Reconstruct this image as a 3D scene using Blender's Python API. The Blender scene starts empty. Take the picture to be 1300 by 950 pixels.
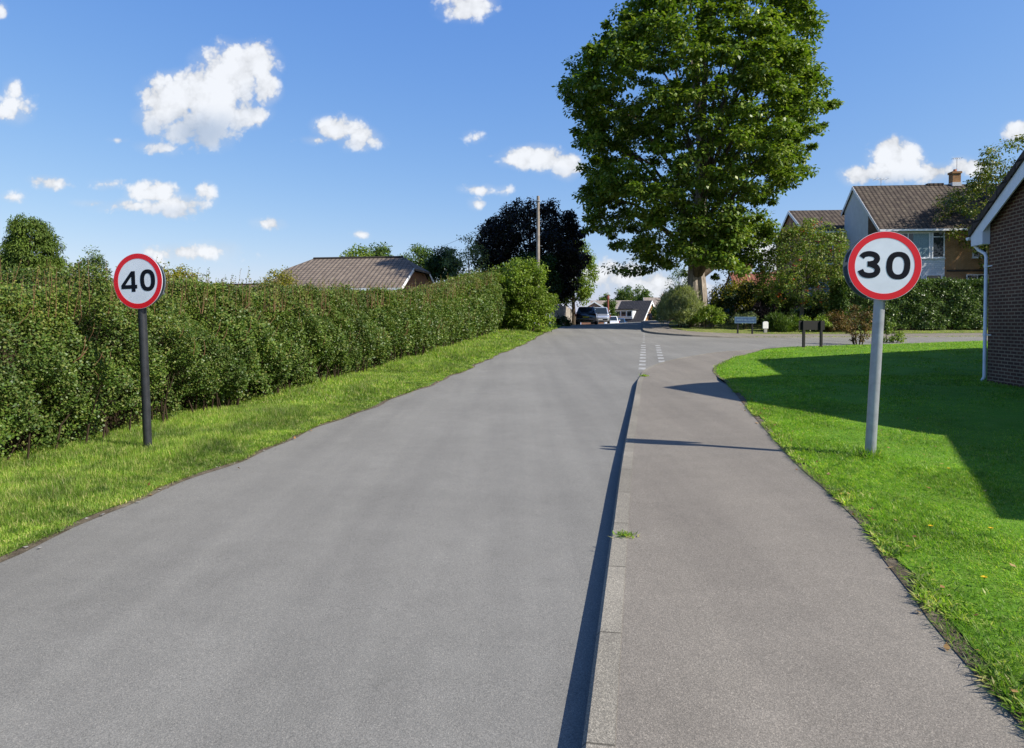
import bpy, math, random
import numpy as np
from mathutils import Vector, Matrix

SC = bpy.context.scene
COL = SC.collection
PI = math.pi
rad = math.radians
RNG = np.random.default_rng(7)
random.seed(7)

# ------------------------------------------------------------------ terrain
def sst(a, b, x):
    t = np.clip((np.asarray(x, float) - a) / (b - a), 0, 1)
    return t * t * (3 - 2 * t)

_g = np.arange(-80, 1600, 0.5)
def _prof(pts):
    p = np.array(pts, float)
    z = np.interp(_g, p[:, 0], p[:, 1])
    return np.convolve(np.pad(z, 5, 'edge'), np.ones(11) / 11, 'valid')
ZR = _prof([(-80, -1.2), (0, 0), (5, .085), (10, .18), (15, .30), (20, .43), (25, .59), (30, .77), (35, .97), (40, 1.18),
            (45, 1.37), (50, 1.52), (55, 1.59), (60, 1.6), (66, 1.57), (75, 1.35), (85, 1.05), (100, .6), (140, 0),
            (200, -1), (400, -2), (1500, -2)])
ZS = _prof([(-80, -1.2), (0, 0), (5, .085), (10, .18), (15, .30), (20, .43), (25, .59), (28, .68), (33, .80), (38, .90),
            (41, 1.0), (44, 1.15), (48, 1.5), (52, 1.75), (60, 1.9), (68, 1.7), (75, 1.2), (90, .8), (140, 0),
            (200, -1), (400, -2), (1500, -2)])
def H(x, y):
    x = np.asarray(x, float); y = np.asarray(y, float)
    w = sst(5.5, 13, x)
    z = np.interp(y, _g, ZR) * (1 - w) + np.interp(y, _g, ZS) * w
    return z + 1.2 * sst(16, 24, x) * sst(44, 52, y) * (1 - sst(75, 100, y))
def h1(x, y):
    return float(H(x, y))

# ------------------------------------------------------------------ materials
def newmat(name):
    m = bpy.data.materials.new(name); m.use_nodes = True
    nt = m.node_tree
    for n in list(nt.nodes): nt.nodes.remove(n)
    return m, nt, nt.nodes.new('ShaderNodeOutputMaterial')
def N(nt, kind, **kw):
    n = nt.nodes.new(kind)
    for k, v in kw.items(): setattr(n, k, v)
    return n
def L(nt, a, b): nt.links.new(a, b)
def setin(n, **kw):
    for k, v in kw.items():
        n.inputs[k.replace('_', ' ')].default_value = v
def rgba(c): return (c[0], c[1], c[2], 1.0)
def ramp(nt, fac, stops, interp='LINEAR'):
    r = N(nt, 'ShaderNodeValToRGB'); r.color_ramp.interpolation = interp
    el = r.color_ramp.elements
    while len(el) < len(stops): el.new(0.5)
    for e, (p, c) in zip(el, stops):
        e.position = p; e.color = rgba(c)
    L(nt, fac, r.inputs['Fac'])
    return r.outputs['Color']
def noise(nt, vec, scale, detail=4, rough=.55, dist=0.0):
    n = N(nt, 'ShaderNodeTexNoise'); setin(n, Scale=scale, Detail=detail, Roughness=rough, Distortion=dist)
    L(nt, vec, n.inputs['Vector'])
    return n.outputs['Fac']
def mixc(nt, fac, a, b, mode='MIX'):
    n = N(nt, 'ShaderNodeMix', data_type='RGBA', blend_type=mode)
    for s, v in ((0, fac), (6, a), (7, b)):
        if isinstance(v, (int, float)): n.inputs[s].default_value = v
        elif isinstance(v, tuple): n.inputs[s].default_value = rgba(v)
        else: L(nt, v, n.inputs[s])
    return n.outputs[2]
def math_(nt, op, a, b=None, c=None, clamp=False):
    n = N(nt, 'ShaderNodeMath', operation=op); n.use_clamp = clamp
    for i, v in enumerate((a, b, c)):
        if v is None: continue
        if isinstance(v, (int, float)): n.inputs[i].default_value = v
        else: L(nt, v, n.inputs[i])
    return n.outputs[0]
def principled(nt, out, col, rough=.6, spec=.3, metal=0, bump=None, bstr=.3, bdist=.01, coat=0):
    p = N(nt, 'ShaderNodeBsdfPrincipled')
    if isinstance(col, tuple): p.inputs['Base Color'].default_value = rgba(col)
    else: L(nt, col, p.inputs['Base Color'])
    if isinstance(rough, (int, float)): p.inputs['Roughness'].default_value = rough
    else: L(nt, rough, p.inputs['Roughness'])
    p.inputs['Specular IOR Level'].default_value = spec
    p.inputs['Metallic'].default_value = metal
    p.inputs['Coat Weight'].default_value = coat
    if bump is not None:
        b = N(nt, 'ShaderNodeBump'); setin(b, Strength=bstr, Distance=bdist)
        L(nt, bump, b.inputs['Height']); L(nt, b.outputs[0], p.inputs['Normal'])
    L(nt, p.outputs[0], out.inputs['Surface'])
    return p
def coords(nt, kind='Object'):
    return N(nt, 'ShaderNodeTexCoord').outputs[kind]

def plain(name, col, rough=.5, spec=.4, metal=0, var=.12, scale=6, coat=0, bstr=.0):
    m, nt, out = newmat(name)
    v = coords(nt)
    f = noise(nt, v, scale, 5)
    c = ramp(nt, f, [(.3, tuple(x * (1 - var) for x in col)), (.7, tuple(min(1, x * (1 + var)) for x in col))])
    principled(nt, out, c, rough, spec, metal, bump=f if bstr else None, bstr=bstr, coat=coat)
    return m

def leafmat(name, cols, transl=.25, rough=.5, clump=.9, spec=.25, tcol=(1.25, 1.4, .5), cvar=.35, clump2=0):
    m, nt, out = newmat(name)
    geo = N(nt, 'ShaderNodeNewGeometry')
    st = [(i / (len(cols) - 1), c) for i, c in enumerate(cols)]
    c = ramp(nt, geo.outputs['Random Per Island'], st)
    f = noise(nt, coords(nt), clump, 3)
    k = ramp(nt, f, [(.32, (1 - cvar, 1 - cvar, 1 - cvar)), (.68, (1 + cvar, 1 + cvar * .8, 1))])
    c = mixc(nt, 1.0, c, k, 'MULTIPLY')
    if clump2:
        f2 = noise(nt, coords(nt), clump2, 4, .65)
        c = mixc(nt, 1.0, c, ramp(nt, f2, [(.33, (.5, .58, .6)), (.5, (1, 1, 1)), (.68, (1.45, 1.28, 1.5))]), 'MULTIPLY')
    p = N(nt, 'ShaderNodeBsdfPrincipled'); L(nt, c, p.inputs['Base Color'])
    p.inputs['Roughness'].default_value = rough; p.inputs['Specular IOR Level'].default_value = spec
    t = N(nt, 'ShaderNodeBsdfTranslucent'); L(nt, mixc(nt, 1.0, c, tcol, 'MULTIPLY'), t.inputs['Color'])
    mx = N(nt, 'ShaderNodeMixShader'); mx.inputs[0].default_value = transl
    L(nt, p.outputs[0], mx.inputs[1]); L(nt, t.outputs[0], mx.inputs[2]); L(nt, mx.outputs[0], out.inputs['Surface'])
    return m

def asphalt(name, base, warm, patch=.12, speck=.5, joints=False):
    m, nt, out = newmat(name)
    v = coords(nt)
    big = noise(nt, v, .35, 5, .6)
    mid = noise(nt, v, 4.0, 5, .6)
    fine = noise(nt, v, 140, 3, .7)
    vo = N(nt, 'ShaderNodeTexVoronoi'); setin(vo, Scale=230.0); L(nt, v, vo.inputs['Vector'])
    stone = ramp(nt, vo.outputs['Color'], [(.0, tuple(x * (1 - speck) for x in base)), (.55, base), (.85, tuple(x * (1 + speck * .6) for x in warm)), (1, tuple(x * (1 + speck * 1.6) for x in warm))])
    gap = ramp(nt, fine, [(.30, (.62, .62, .62)), (.55, (1.05, 1.05, 1.05))])
    c = mixc(nt, 1, stone, gap, 'MULTIPLY')
    k = ramp(nt, big, [(.3, (1 - patch, 1 - patch, 1 - patch)), (.7, (1 + patch, 1 + patch, 1 + patch))])
    c = mixc(nt, 1, c, k, 'MULTIPLY')
    k2 = ramp(nt, mid, [(.3, (.94, .94, .94)), (.7, (1.05, 1.05, 1.05))])
    c = mixc(nt, 1, c, k2, 'MULTIPLY')
    # long faint streaks along the road
    mp = N(nt, 'ShaderNodeMapping'); mp.inputs['Rotation'].default_value = (0, 0, rad(10)); mp.inputs['Scale'].default_value = (1.6, .06, 1)
    L(nt, v, mp.inputs['Vector'])
    s = noise(nt, mp.outputs[0], 1.0, 4, .6)
    c = mixc(nt, 1, c, ramp(nt, s, [(.32, (.88, .88, .885)), (.66, (1.07, 1.07, 1.065))]), 'MULTIPLY')
    # sparse pale chippings and dark spots
    v2 = N(nt, 'ShaderNodeTexVoronoi'); setin(v2, Scale=38.0); L(nt, v, v2.inputs['Vector'])
    spot = math_(nt, 'MULTIPLY', math_(nt, 'LESS_THAN', v2.outputs['Distance'], .16), math_(nt, 'GREATER_THAN', N_sep(nt, v2.outputs['Color']), .78))
    c = mixc(nt, math_(nt, 'MULTIPLY', spot, .28), c, tuple(min(.8, x * 2.0) for x in warm))
    if joints:      # butt joints between kerb stones, measured along the kerb
        sx = N(nt, 'ShaderNodeSeparateXYZ'); L(nt, coords(nt, 'UV'), sx.inputs[0])
        fr = math_(nt, 'FRACT', math_(nt, 'DIVIDE', math_(nt, 'MULTIPLY_ADD', mid, .02, sx.outputs[0]), .915))
        c = mixc(nt, math_(nt, 'MULTIPLY', math_(nt, 'LESS_THAN', fr, .013), .75), c, (.05, .045, .035))
        wn = N(nt, 'ShaderNodeTexWhiteNoise', noise_dimensions='1D'); L(nt, math_(nt, 'FLOOR', math_(nt, 'DIVIDE', sx.outputs[0], .915)), wn.inputs['W'])
        c = mixc(nt, 1, c, ramp(nt, wn.outputs['Value'], [(0, (.92, .92, .91)), (1, (1.06, 1.06, 1.05))]), 'MULTIPLY')
        back = math_(nt, 'MULTIPLY', ramp_f(nt, math_(nt, 'ADD', sx.outputs[1], math_(nt, 'MULTIPLY', mid, .05)), .265, .285), .6)
        c = mixc(nt, back, c, (.07, .062, .045))
    principled(nt, out, c, .85, .2, bump=mixc(nt, .5, fine, vo.outputs['Distance']), bstr=.35, bdist=.006)
    return m
def N_sep(nt, col):
    s = N(nt, 'ShaderNodeSeparateColor'); L(nt, col, s.inputs[0]); return s.outputs[0]

def brickmat(name, c1, c2, mortar, bw=.225, rh=.075, ms=.012, var=.35, bstr=.4):
    m, nt, out = newmat(name)
    uv = coords(nt, 'UV')
    b = N(nt, 'ShaderNodeTexBrick'); b.offset = .5
    setin(b, Scale=1.0, Mortar_Size=ms, Mortar_Smooth=.2, Bias=0.0, Brick_Width=bw, Row_Height=rh)
    b.inputs['Color1'].default_value = rgba(c1); b.inputs['Color2'].default_value = rgba(c2); b.inputs['Mortar'].default_value = rgba(mortar)
    L(nt, uv, b.inputs['Vector'])
    f = noise(nt, uv, 1.3, 6); f2 = noise(nt, uv, 30, 4)
    k = ramp(nt, f, [(.3, (1 - var,) * 3), (.7, (1 + var * .6,) * 3)])
    c = mixc(nt, 1, b.outputs['Color'], k, 'MULTIPLY')
    c = mixc(nt, 1, c, ramp(nt, f2, [(.3, (.8,) * 3), (.7, (1.15,) * 3)]), 'MULTIPLY')
    principled(nt, out, c, .85, .2, bump=math_(nt, 'SUBTRACT', 1.0, b.outputs['Fac']), bstr=bstr, bdist=.01)
    return m

def tilemat(name, c1, c2, w=.33, rh=.33, lichen=None, wave=True):
    m, nt, out = newmat(name)
    uv = coords(nt, 'UV')
    b = N(nt, 'ShaderNodeTexBrick'); b.offset = 0.0
    setin(b, Scale=1.0, Mortar_Size=.028, Mortar_Smooth=.6, Bias=0.0, Brick_Width=w, Row_Height=rh)
    b.inputs['Color1'].default_value = rgba(c1); b.inputs['Color2'].default_value = rgba(c2)
    b.inputs['Mortar'].default_value = rgba(tuple(x * .25 for x in c1))
    L(nt, uv, b.inputs['Vector'])
    f = noise(nt, uv, 2.2, 6, .65)
    lc = lichen or tuple(x * 1.4 for x in c2)
    c = mixc(nt, math_(nt, 'MULTIPLY', ramp_f(nt, f, .52, .75), .65), b.outputs['Color'], lc)
    sx = N(nt, 'ShaderNodeSeparateXYZ'); L(nt, uv, sx.inputs[0])
    wv = math_(nt, 'SINE', math_(nt, 'MULTIPLY', sx.outputs[0], 2 * PI / w))
    saw = math_(nt, 'FRACT', math_(nt, 'DIVIDE', sx.outputs[1], rh))
    hgt = math_(nt, 'ADD', math_(nt, 'MULTIPLY', wv, .35), math_(nt, 'MULTIPLY', saw, -.9))
    principled(nt, out, c, .85, .2, bump=hgt, bstr=.9, bdist=.04)
    return m
def ramp_f(nt, f, a, b):
    n = N(nt, 'ShaderNodeMapRange'); n.interpolation_type = 'SMOOTHSTEP'
    n.inputs[1].default_value = a; n.inputs[2].default_value = b
    L(nt, f, n.inputs[0]); return n.outputs[0]

def barkmat(name, c1, c2):
    m, nt, out = newmat(name)
    v = coords(nt)
    mp = N(nt, 'ShaderNodeMapping'); mp.inputs['Scale'].default_value = (5, 5, .8); L(nt, v, mp.inputs['Vector'])
    f = noise(nt, mp.outputs[0], 1.6, 7, .65, .4)
    c = ramp(nt, f, [(.3, c1), (.7, c2)])
    principled(nt, out, c, .9, .1, bump=f, bstr=.9, bdist=.08)
    return m

def groundmat(name, cols, scale=3.0, fine=45, bstr=.4):
    m, nt, out = newmat(name)
    v = coords(nt)
    f = noise(nt, v, scale, 6, .65); f2 = noise(nt, v, fine, 4, .7); f3 = noise(nt, v, .4, 3)
    c = ramp(nt, f, [(.25 + .5 * i / (len(cols) - 1), k) for i, k in enumerate(cols)])
    c = mixc(nt, 1, c, ramp(nt, f2, [(.3, (.6,) * 3), (.7, (1.3,) * 3)]), 'MULTIPLY')
    c = mixc(nt, 1, c, ramp(nt, f3, [(.3, (.85,) * 3), (.7, (1.15,) * 3)]), 'MULTIPLY')
    principled(nt, out, c, .9, .1, bump=f2, bstr=bstr, bdist=.02)
    return m

def glassmat(name, col=(.02, .028, .035), rough=.04):
    m, nt, out = newmat(name)
    principled(nt, out, col, rough, .6)
    return m

M = {}
M['road'] = asphalt('road_asphalt', (.187, .181, .162), (.212, .200, .175), .11, .22)
M['pavement'] = asphalt('footway_asphalt', (.190, .170, .141), (.230, .203, .166), .10, .28)
M['kerb'] = asphalt('kerb_concrete', (.225, .205, .168), (.27, .245, .195), .22, .4, joints=True)
M['lawn'] = groundmat('lawn_soil', [(.07, .16, .014), (.10, .21, .018), (.14, .22, .035)])
M['verge'] = groundmat('verge_soil', [(.07, .12, .025), (.10, .17, .03), (.17, .18, .07)])
M['ground'] = groundmat('garden_ground', [(.03, .05, .015), (.05, .08, .02), (.07, .07, .035)], 1.0, 12)
M['dirt'] = groundmat('edge_dirt', [(.06, .047, .032), (.12, .098, .07), (.21, .18, .135)], 6, 60, .8)
M['dry_lawn'] = groundmat('dry_lawn_soil', [(.09, .12, .03), (.15, .17, .05), (.22, .2, .08)], 2)
M['white_line'] = None
M['grass'] = leafmat('lawn_blade', [(.105, .235, .016), (.15, .305, .022), (.205, .365, .034), (.37, .40, .14)], .44, .45, 1.1, .2, cvar=.30, clump2=7.5)
M['long_grass'] = leafmat('verge_blade', [(.13, .25, .03), (.19, .33, .045), (.26, .38, .08), (.50, .46, .24)], .44, .45, 1.3, .2, cvar=.36, clump2=6.0)
M['hedge'] = leafmat('hawthorn_leaf', [(.037, .08, .016), (.064, .12, .021), (.10, .16, .029), (.16, .18, .058)], .2, .45, 1.6, .3)
M['hedge_new'] = leafmat('hedge_new_leaf', [(.075, .14, .025), (.115, .18, .032), (.16, .195, .05), (.14, .125, .045)], .3, .5, 1.2, .2)
M['shoot'] = plain('reddish_twig', (.16, .085, .045), .7, .2)
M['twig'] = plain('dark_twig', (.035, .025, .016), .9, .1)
M['lime'] = leafmat('lime_leaf', [(.055, .11, .012), (.10, .17, .017), (.165, .24, .03), (.27, .315, .075)], .30, .42, .35, .35, cvar=.2)
M['beech'] = leafmat('purple_beech_leaf', [(.014, .011, .013), (.022, .017, .018), (.024, .032, .016)], .12, .5, .4, .15)
M['dark_green'] = leafmat('dark_leaf', [(.016, .038, .010), (.027, .057, .013), (.043, .08, .018)], .2, .5, .5, .2)
M['mid_green'] = leafmat('mid_leaf', [(.045, .09, .015), (.07, .125, .018), (.11, .16, .028)], .28, .5, .5, .25)
M['light_green'] = leafmat('light_leaf', [(.10, .18, .022), (.15, .23, .028), (.21, .26, .05)], .33, .5, .6, .25)
M['yellow_green'] = leafmat('yellow_leaf', [(.12, .15, .015), (.2, .2, .02), (.28, .24, .03)], .33, .5, .6, .2)
M['conifer'] = leafmat('conifer_spray', [(.05, .095, .017), (.08, .13, .022), (.12, .165, .035)], .2, .6, .8, .15)
M['grey_green'] = leafmat('grey_green_leaf', [(.19, .24, .12), (.27, .32, .17), (.36, .39, .23)], .3, .5, .7, .2)
M['airy'] = leafmat('pale_leaf', [(.09, .13, .05), (.13, .17, .07), (.17, .2, .1)], .3, .5, .7, .2)
M['laurel'] = leafmat('laurel_leaf', [(.028, .06, .010), (.055, .105, .016), (.10, .16, .028), (.14, .20, .055)], .18, .38, .9, .3, cvar=.2)
M['rowan'] = leafmat('rowan_leaf', [(.08, .15, .025), (.12, .195, .032), (.17, .22, .05), (.2, .18, .05)], .28, .5, .8, .25)
M['berry'] = plain('orange_berry', (.55, .09, .02), .35, .4)
M['right_tree'] = leafmat('sunlit_tree_leaf', [(.07, .115, .014), (.105, .155, .02), (.15, .185, .03), (.2, .155, .045)], .3, .45, .5, .25)
M['purple_shrub'] = leafmat('plum_leaf', [(.02, .014, .022), (.035, .022, .03), (.05, .04, .04)], .2, .5, .8, .2)
M['rust_leaf'] = leafmat('rusty_leaf', [(.11, .11, .03), (.16, .11, .04), (.2, .10, .04), (.08, .11, .03)], .25, .5, .9, .2)
M['dry_leaf'] = leafmat('fallen_leaf', [(.16, .08, .03), (.25, .13, .05), (.32, .2, .09), (.4, .3, .16)], .1, .6, 5, .2)
M['bark'] = barkmat('lime_bark', (.13, .105, .085), (.40, .345, .285))
M['dark_bark'] = barkmat('dark_bark', (.05, .04, .03), (.14, .11, .08))
M['pale_bark'] = barkmat('pale_bark', (.18, .14, .10), (.36, .30, .23))
M['dark_brick'] = brickmat('dark_brown_brick', (.115, .05, .032), (.075, .036, .026), (.25, .185, .125), ms=.013, var=.25)
M['orange_brick'] = brickmat('orange_brick', (.42, .20, .07), (.33, .145, .05), (.34, .27, .17), var=.3)
M['red_brick'] = brickmat('red_brick', (.42, .17, .08), (.34, .13, .07), (.38, .3, .24))
M['brown_brick'] = brickmat('brown_brick', (.16, .08, .045), (.12, .06, .035), (.2, .16, .12))
M['white_tiles'] = brickmat('white_hung_tiles', (.72, .74, .75), (.68, .70, .72), (.5, .52, .53), .2, .14, .012, .06)
M['brown_tile'] = tilemat('brown_roof_tile', (.055, .042, .034), (.092, .072, .055), lichen=(.15, .13, .09))
M['grey_tile'] = tilemat('grey_brown_roof_tile', (.145, .115, .09), (.195, .155, .12), lichen=(.25, .205, .15))
M['red_tile'] = tilemat('red_roof_tile', (.20, .075, .05), (.25, .10, .065))
M['dark_tile'] = tilemat('charcoal_roof_tile', (.045, .045, .05), (.065, .062, .065))
M['pale_tile'] = tilemat('far_grey_roof_tile', (.26, .22, .19), (.31, .26, .22))
M['white_paint'] = plain('white_paint', (.78, .79, .80), .35, .4, var=.04)
M['white_plastic'] = plain('white_plastic', (.74, .76, .80), .35, .45, var=.07, scale=3)
M['white_render'] = plain('white_render', (.72, .74, .76), .8, .2, var=.06, scale=2)
M['dark_fascia'] = plain('dark_fascia', (.05, .035, .028), .6, .3)
M['glass'] = glassmat('window_glass')
M['curtain'] = plain('net_curtain', (.24, .33, .36), .8, .1, var=.25, scale=14)
M['blue_paint'] = plain('blue_frame_paint', (.10, .20, .36), .5, .4)
M['galv'] = plain('galvanised_steel', (.34, .36, .385), .45, .5, .35, .16, 9, bstr=.05)
M['black_paint'] = plain('black_pole_paint', (.022, .024, .028), .38, .5, 0, .3, 14, bstr=.1)
M['plate_back'] = plain('grey_plate_back', (.10, .13, .16), .5, .4, .2)
M['sign_white'] = plain('reflective_white', (.80, .83, .88), .4, .5, var=.06, scale=7)
M['sign_red'] = plain('reflective_red', (.80, .008, .018), .4, .5, var=.04, scale=4)
M['sign_black'] = plain('sign_black', (.006, .007, .013), .6, .15)
M['board_black'] = plain('black_board', (.012, .012, .012), .6, .3)
M['board_blue'] = plain('dark_blue_board', (.022, .06, .13), .5, .4)
M['board_text'] = plain('pale_lettering', (.15, .25, .32), .5, .3)
M['marker'] = plain('marker_plate_white', (.75, .74, .68), .5, .3)
M['concrete'] = plain('grey_concrete', (.30, .28, .25), .9, .2, var=.25)
M['fence_wood'] = plain('weathered_wood', (.40, .36, .31), .85, .15, var=.3, scale=4)
M['pole_wood'] = plain('telegraph_pole_wood', (.27, .235, .20), .85, .15, var=.25, scale=3)
M['rust_pole'] = plain('red_brown_pole', (.22, .07, .05), .7, .2)
M['cable'] = plain('black_cable', (.03, .03, .03), .6, .3)
M['chimney_pot'] = plain('terracotta_pot', (.42, .16, .09), .8, .2)
M['lead'] = plain('lead_flashing', (.55, .57, .60), .6, .3)
M['metal'] = plain('aerial_metal', (.35, .35, .36), .4, .5, .6)
M['car_black'] = plain('black_car_paint', (.008, .009, .012), .18, .6, var=.05, coat=.8)
M['car_silver'] = plain('silver_car_paint', (.52, .55, .60), .25, .6, .5, .04, coat=.6)
M['car_white'] = plain('white_car_paint', (.75, .76, .78), .25, .5, 0, .03, coat=.6)
M['car_blue'] = plain('blue_car_paint', (.03, .10, .22), .22, .5, .2, .05, coat=.7)
M['car_red'] = plain('red_car_paint', (.4, .02, .02), .25, .5, 0, .05, coat=.6)
M['rubber'] = plain('tyre_rubber', (.02, .02, .02), .85, .2)
M['rim'] = plain('alloy_rim', (.45, .46, .48), .35, .5, .7)
M['tail'] = plain('tail_lamp_red', (.35, .01, .012), .2, .5)
M['lamp_clear'] = plain('clear_lamp', (.7, .72, .75), .12, .6)
M['plate_yellow'] = plain('yellow_number_plate', (.72, .52, .04), .5, .3)
M['plate_white'] = plain('white_number_plate', (.75, .75, .72), .5, .3)
M['trim'] = plain('black_plastic_trim', (.02, .02, .021), .6, .3)
M['skin'] = plain('skin', (.45, .26, .18), .6, .3)
M['coat'] = plain('dark_navy_coat', (.015, .017, .03), .85, .1)
M['hair'] = plain('grey_hair', (.2, .17, .15), .8, .2)
M['dandelion'] = plain('dandelion_yellow', (.75, .5, .02), .6, .2)
# worn road paint: broken up by a noise mask
def wornpaint():
    m, nt, out = newmat('worn_road_paint')
    v = coords(nt); f = noise(nt, v, 9, 6, .7); f2 = noise(nt, v, 60, 3, .7)
    c = mixc(nt, ramp_f(nt, math_(nt, 'ADD', math_(nt, 'MULTIPLY', f, .7), math_(nt, 'MULTIPLY', f2, .3)), .38, .60), (.43, .43, .41), (.20, .197, .185))
    principled(nt, out, c, .8, .2, bump=f2, bstr=.2)
    return m
M['white_line'] = wornpaint()

# ------------------------------------------------------------------ mesh helpers
def put_uv(me):
    n = len(me.loops)
    if n == 0: return
    uvl = me.uv_layers.new(name='UVMap')
    co = np.empty(len(me.vertices) * 3); me.vertices.foreach_get('co', co); co = co.reshape(-1, 3)
    uv = np.zeros((n, 2))
    Z = Vector((0, 0, 1))
    for p in me.polygons:
        nn = p.normal
        if abs(nn.z) > .93: t, b = Vector((1, 0, 0)), Vector((0, 1, 0))
        else:
            t = Z.cross(nn).normalized(); b = nn.cross(t).normalized()
        ta, ba = np.array(t), np.array(b)
        for li in p.loop_indices:
            q = co[me.loops[li].vertex_index]
            uv[li] = (q @ ta, q @ ba)
    uvl.data.foreach_set('uv', uv.ravel())

def link(name, me, mat, parent=None):
    o = bpy.data.objects.new(name, me); COL.objects.link(o)
    if mat is not None: me.materials.append(M[mat] if isinstance(mat, str) else mat)
    if parent is not None: o.parent = parent
    return o

class MB:
    def __init__(s): s.v = []; s.f = []
    def add(s, vs, fs):
        b = len(s.v); s.v += [tuple(map(float, q)) for q in vs]; s.f += [tuple(b + i for i in f) for f in fs]; return s
    def poly(s, *pts): return s.add(pts, [tuple(range(len(pts)))])
    def box(s, x0, x1, y0, y1, z0, z1):
        return s.add([(x0, y0, z0), (x1, y0, z0), (x1, y1, z0), (x0, y1, z0), (x0, y0, z1), (x1, y0, z1), (x1, y1, z1), (x0, y1, z1)],
                     [(0, 3, 2, 1), (4, 5, 6, 7), (0, 1, 5, 4), (1, 2, 6, 5), (2, 3, 7, 6), (3, 0, 4, 7)])
    def hexa(s, p):  # eight corners, ordered like box
        return s.add(p, [(0, 3, 2, 1), (4, 5, 6, 7), (0, 1, 5, 4), (1, 2, 6, 5), (2, 3, 7, 6), (3, 0, 4, 7)])
    def prism(s, pts, vec):
        n = len(pts); v = Vector(vec)
        q = [Vector(p) for p in pts]; q2 = [p + v for p in q]
        return s.add(q + q2, [tuple(range(n))[::-1], tuple(range(n, 2 * n))] + [(i, (i + 1) % n, n + (i + 1) % n, n + i) for i in range(n)])
    def tube(s, pts, rr, n=10, cap=True, flute=0):
        pts = [Vector(p) for p in pts]
        if isinstance(rr, (int, float)): rr = [rr] * len(pts)
        vs = []; up = None
        for i, p in enumerate(pts):
            d = (pts[min(i + 1, len(pts) - 1)] - pts[max(i - 1, 0)]).normalized()
            if up is None: up = Vector((1, 0, 0)) if abs(d.x) < .9 else Vector((0, 1, 0))
            a = (up - d * up.dot(d)).normalized(); b = d.cross(a); up = a
            for k in range(n):
                t = 2 * PI * k / n
                vs.append(p + (a * math.cos(t) + b * math.sin(t)) * (rr[i] * (1 + flute * (math.sin(5 * t + .4) + .7 * math.sin(9 * t + 1.1) + .5 * math.sin(13 * t)))))
        fs = []
        for i in range(len(pts) - 1):
            for k in range(n):
                k2 = (k + 1) % n
                fs.append((i * n + k, i * n + k2, (i + 1) * n + k2, (i + 1) * n + k))
        if cap:
            fs.append(tuple(range(n))[::-1]); fs.append(tuple((len(pts) - 1) * n + k for k in range(n)))
        return s.add(vs, fs)
    def disc(s, c, r, y0, y1, n=64):  # a coin in the local XZ plane between two depths
        vs = [(c[0] + r * math.cos(2 * PI * k / n), y, c[1] + r * math.sin(2 * PI * k / n)) for y in (y0, y1) for k in range(n)]
        return s.add(vs, [tuple(range(n)), tuple(range(n, 2 * n))[::-1]] + [(k, n + k, n + (k + 1) % n, (k + 1) % n) for k in range(n)])
    def ring(s, c, ro, ri, y0, y1, n=64):  # elliptical band, ro and ri are (rx, rz)
        vs = []
        for y in (y0, y1):
            for r in (ro, ri):
                vs += [(c[0] + r[0] * math.cos(2 * PI * k / n), y, c[1] + r[1] * math.sin(2 * PI * k / n)) for k in range(n)]
        fs = []
        for k in range(n):
            j = (k + 1) % n
            fs += [(k, j, n + j, n + k), (2 * n + j, 2 * n + k, 3 * n + k, 3 * n + j), (j, k, 2 * n + k, 2 * n + j), (n + k, n + j, 3 * n + j, 3 * n + k)]
        return s.add(vs, fs)
    def build(s, name, mat, parent=None, smooth=False, bevel=0, uv=True, sharp=40):
        me = bpy.data.meshes.new(name); me.from_pydata(s.v, [], s.f); me.update()
        if uv and len(me.polygons) < 20000: put_uv(me)
        o = link(name, me, mat, parent)
        if smooth:
            me.polygons.foreach_set('use_smooth', [True] * len(me.polygons))
            try: me.set_sharp_from_angle(angle=rad(sharp))
            except Exception: pass
        if bevel:
            b = o.modifiers.new('bevel', 'BEVEL'); b.width = bevel; b.segments = 2; b.limit_method = 'ANGLE'
        return o

def thing(name, label, cat, loc=(0, 0, 0), rz=0, group=None):
    o = bpy.data.objects.new(name, None); COL.objects.link(o)
    o.location = loc; o.rotation_euler = (0, 0, rz); o.empty_display_size = .2
    return tag(o, label, cat, group)
def tag(o, label, cat, group=None, kind=None):
    o['label'] = label; o['category'] = cat
    if group: o['group'] = group
    if kind: o['kind'] = kind
    return o
def structure(o, label=None, cat=None):
    o['kind'] = 'structure'
    if label: o['label'] = label
    if cat: o['category'] = cat
    return o

def quadmesh(name, V, mat, parent=None):
    """V: (n,4,3) array, one loose quad each."""
    n = len(V)
    me = bpy.data.meshes.new(name)
    me.vertices.add(n * 4); me.loops.add(n * 4); me.polygons.add(n)
    me.vertices.foreach_set('co', np.ascontiguousarray(V, dtype=np.float32).ravel())
    me.loops.foreach_set('vertex_index', np.arange(n * 4, dtype=np.int32))
    me.polygons.foreach_set('loop_start', np.arange(0, n * 4, 4, dtype=np.int32))
    try: me.polygons.foreach_set('loop_total', np.full(n, 4, dtype=np.int32))
    except Exception: pass
    me.update(calc_edges=True)
    return link(name, me, mat, parent)

def unit(a): return a / np.maximum(np.linalg.norm(a, axis=-1, keepdims=True), 1e-9)
def randdir(n, rng): return unit(rng.normal(size=(n, 3)))

def leaf_quads(base, d, side, ln, wd, bend):
    ln = ln[:, None]; wd = wd[:, None]
    v1 = base + d * ln * .45 + side * wd * .5 + bend * .3
    v3 = base + d * ln * .45 - side * wd * .5 + bend * .3
    v2 = base + d * ln + bend
    return np.stack([base, v1, v2, v3], 1)

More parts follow.
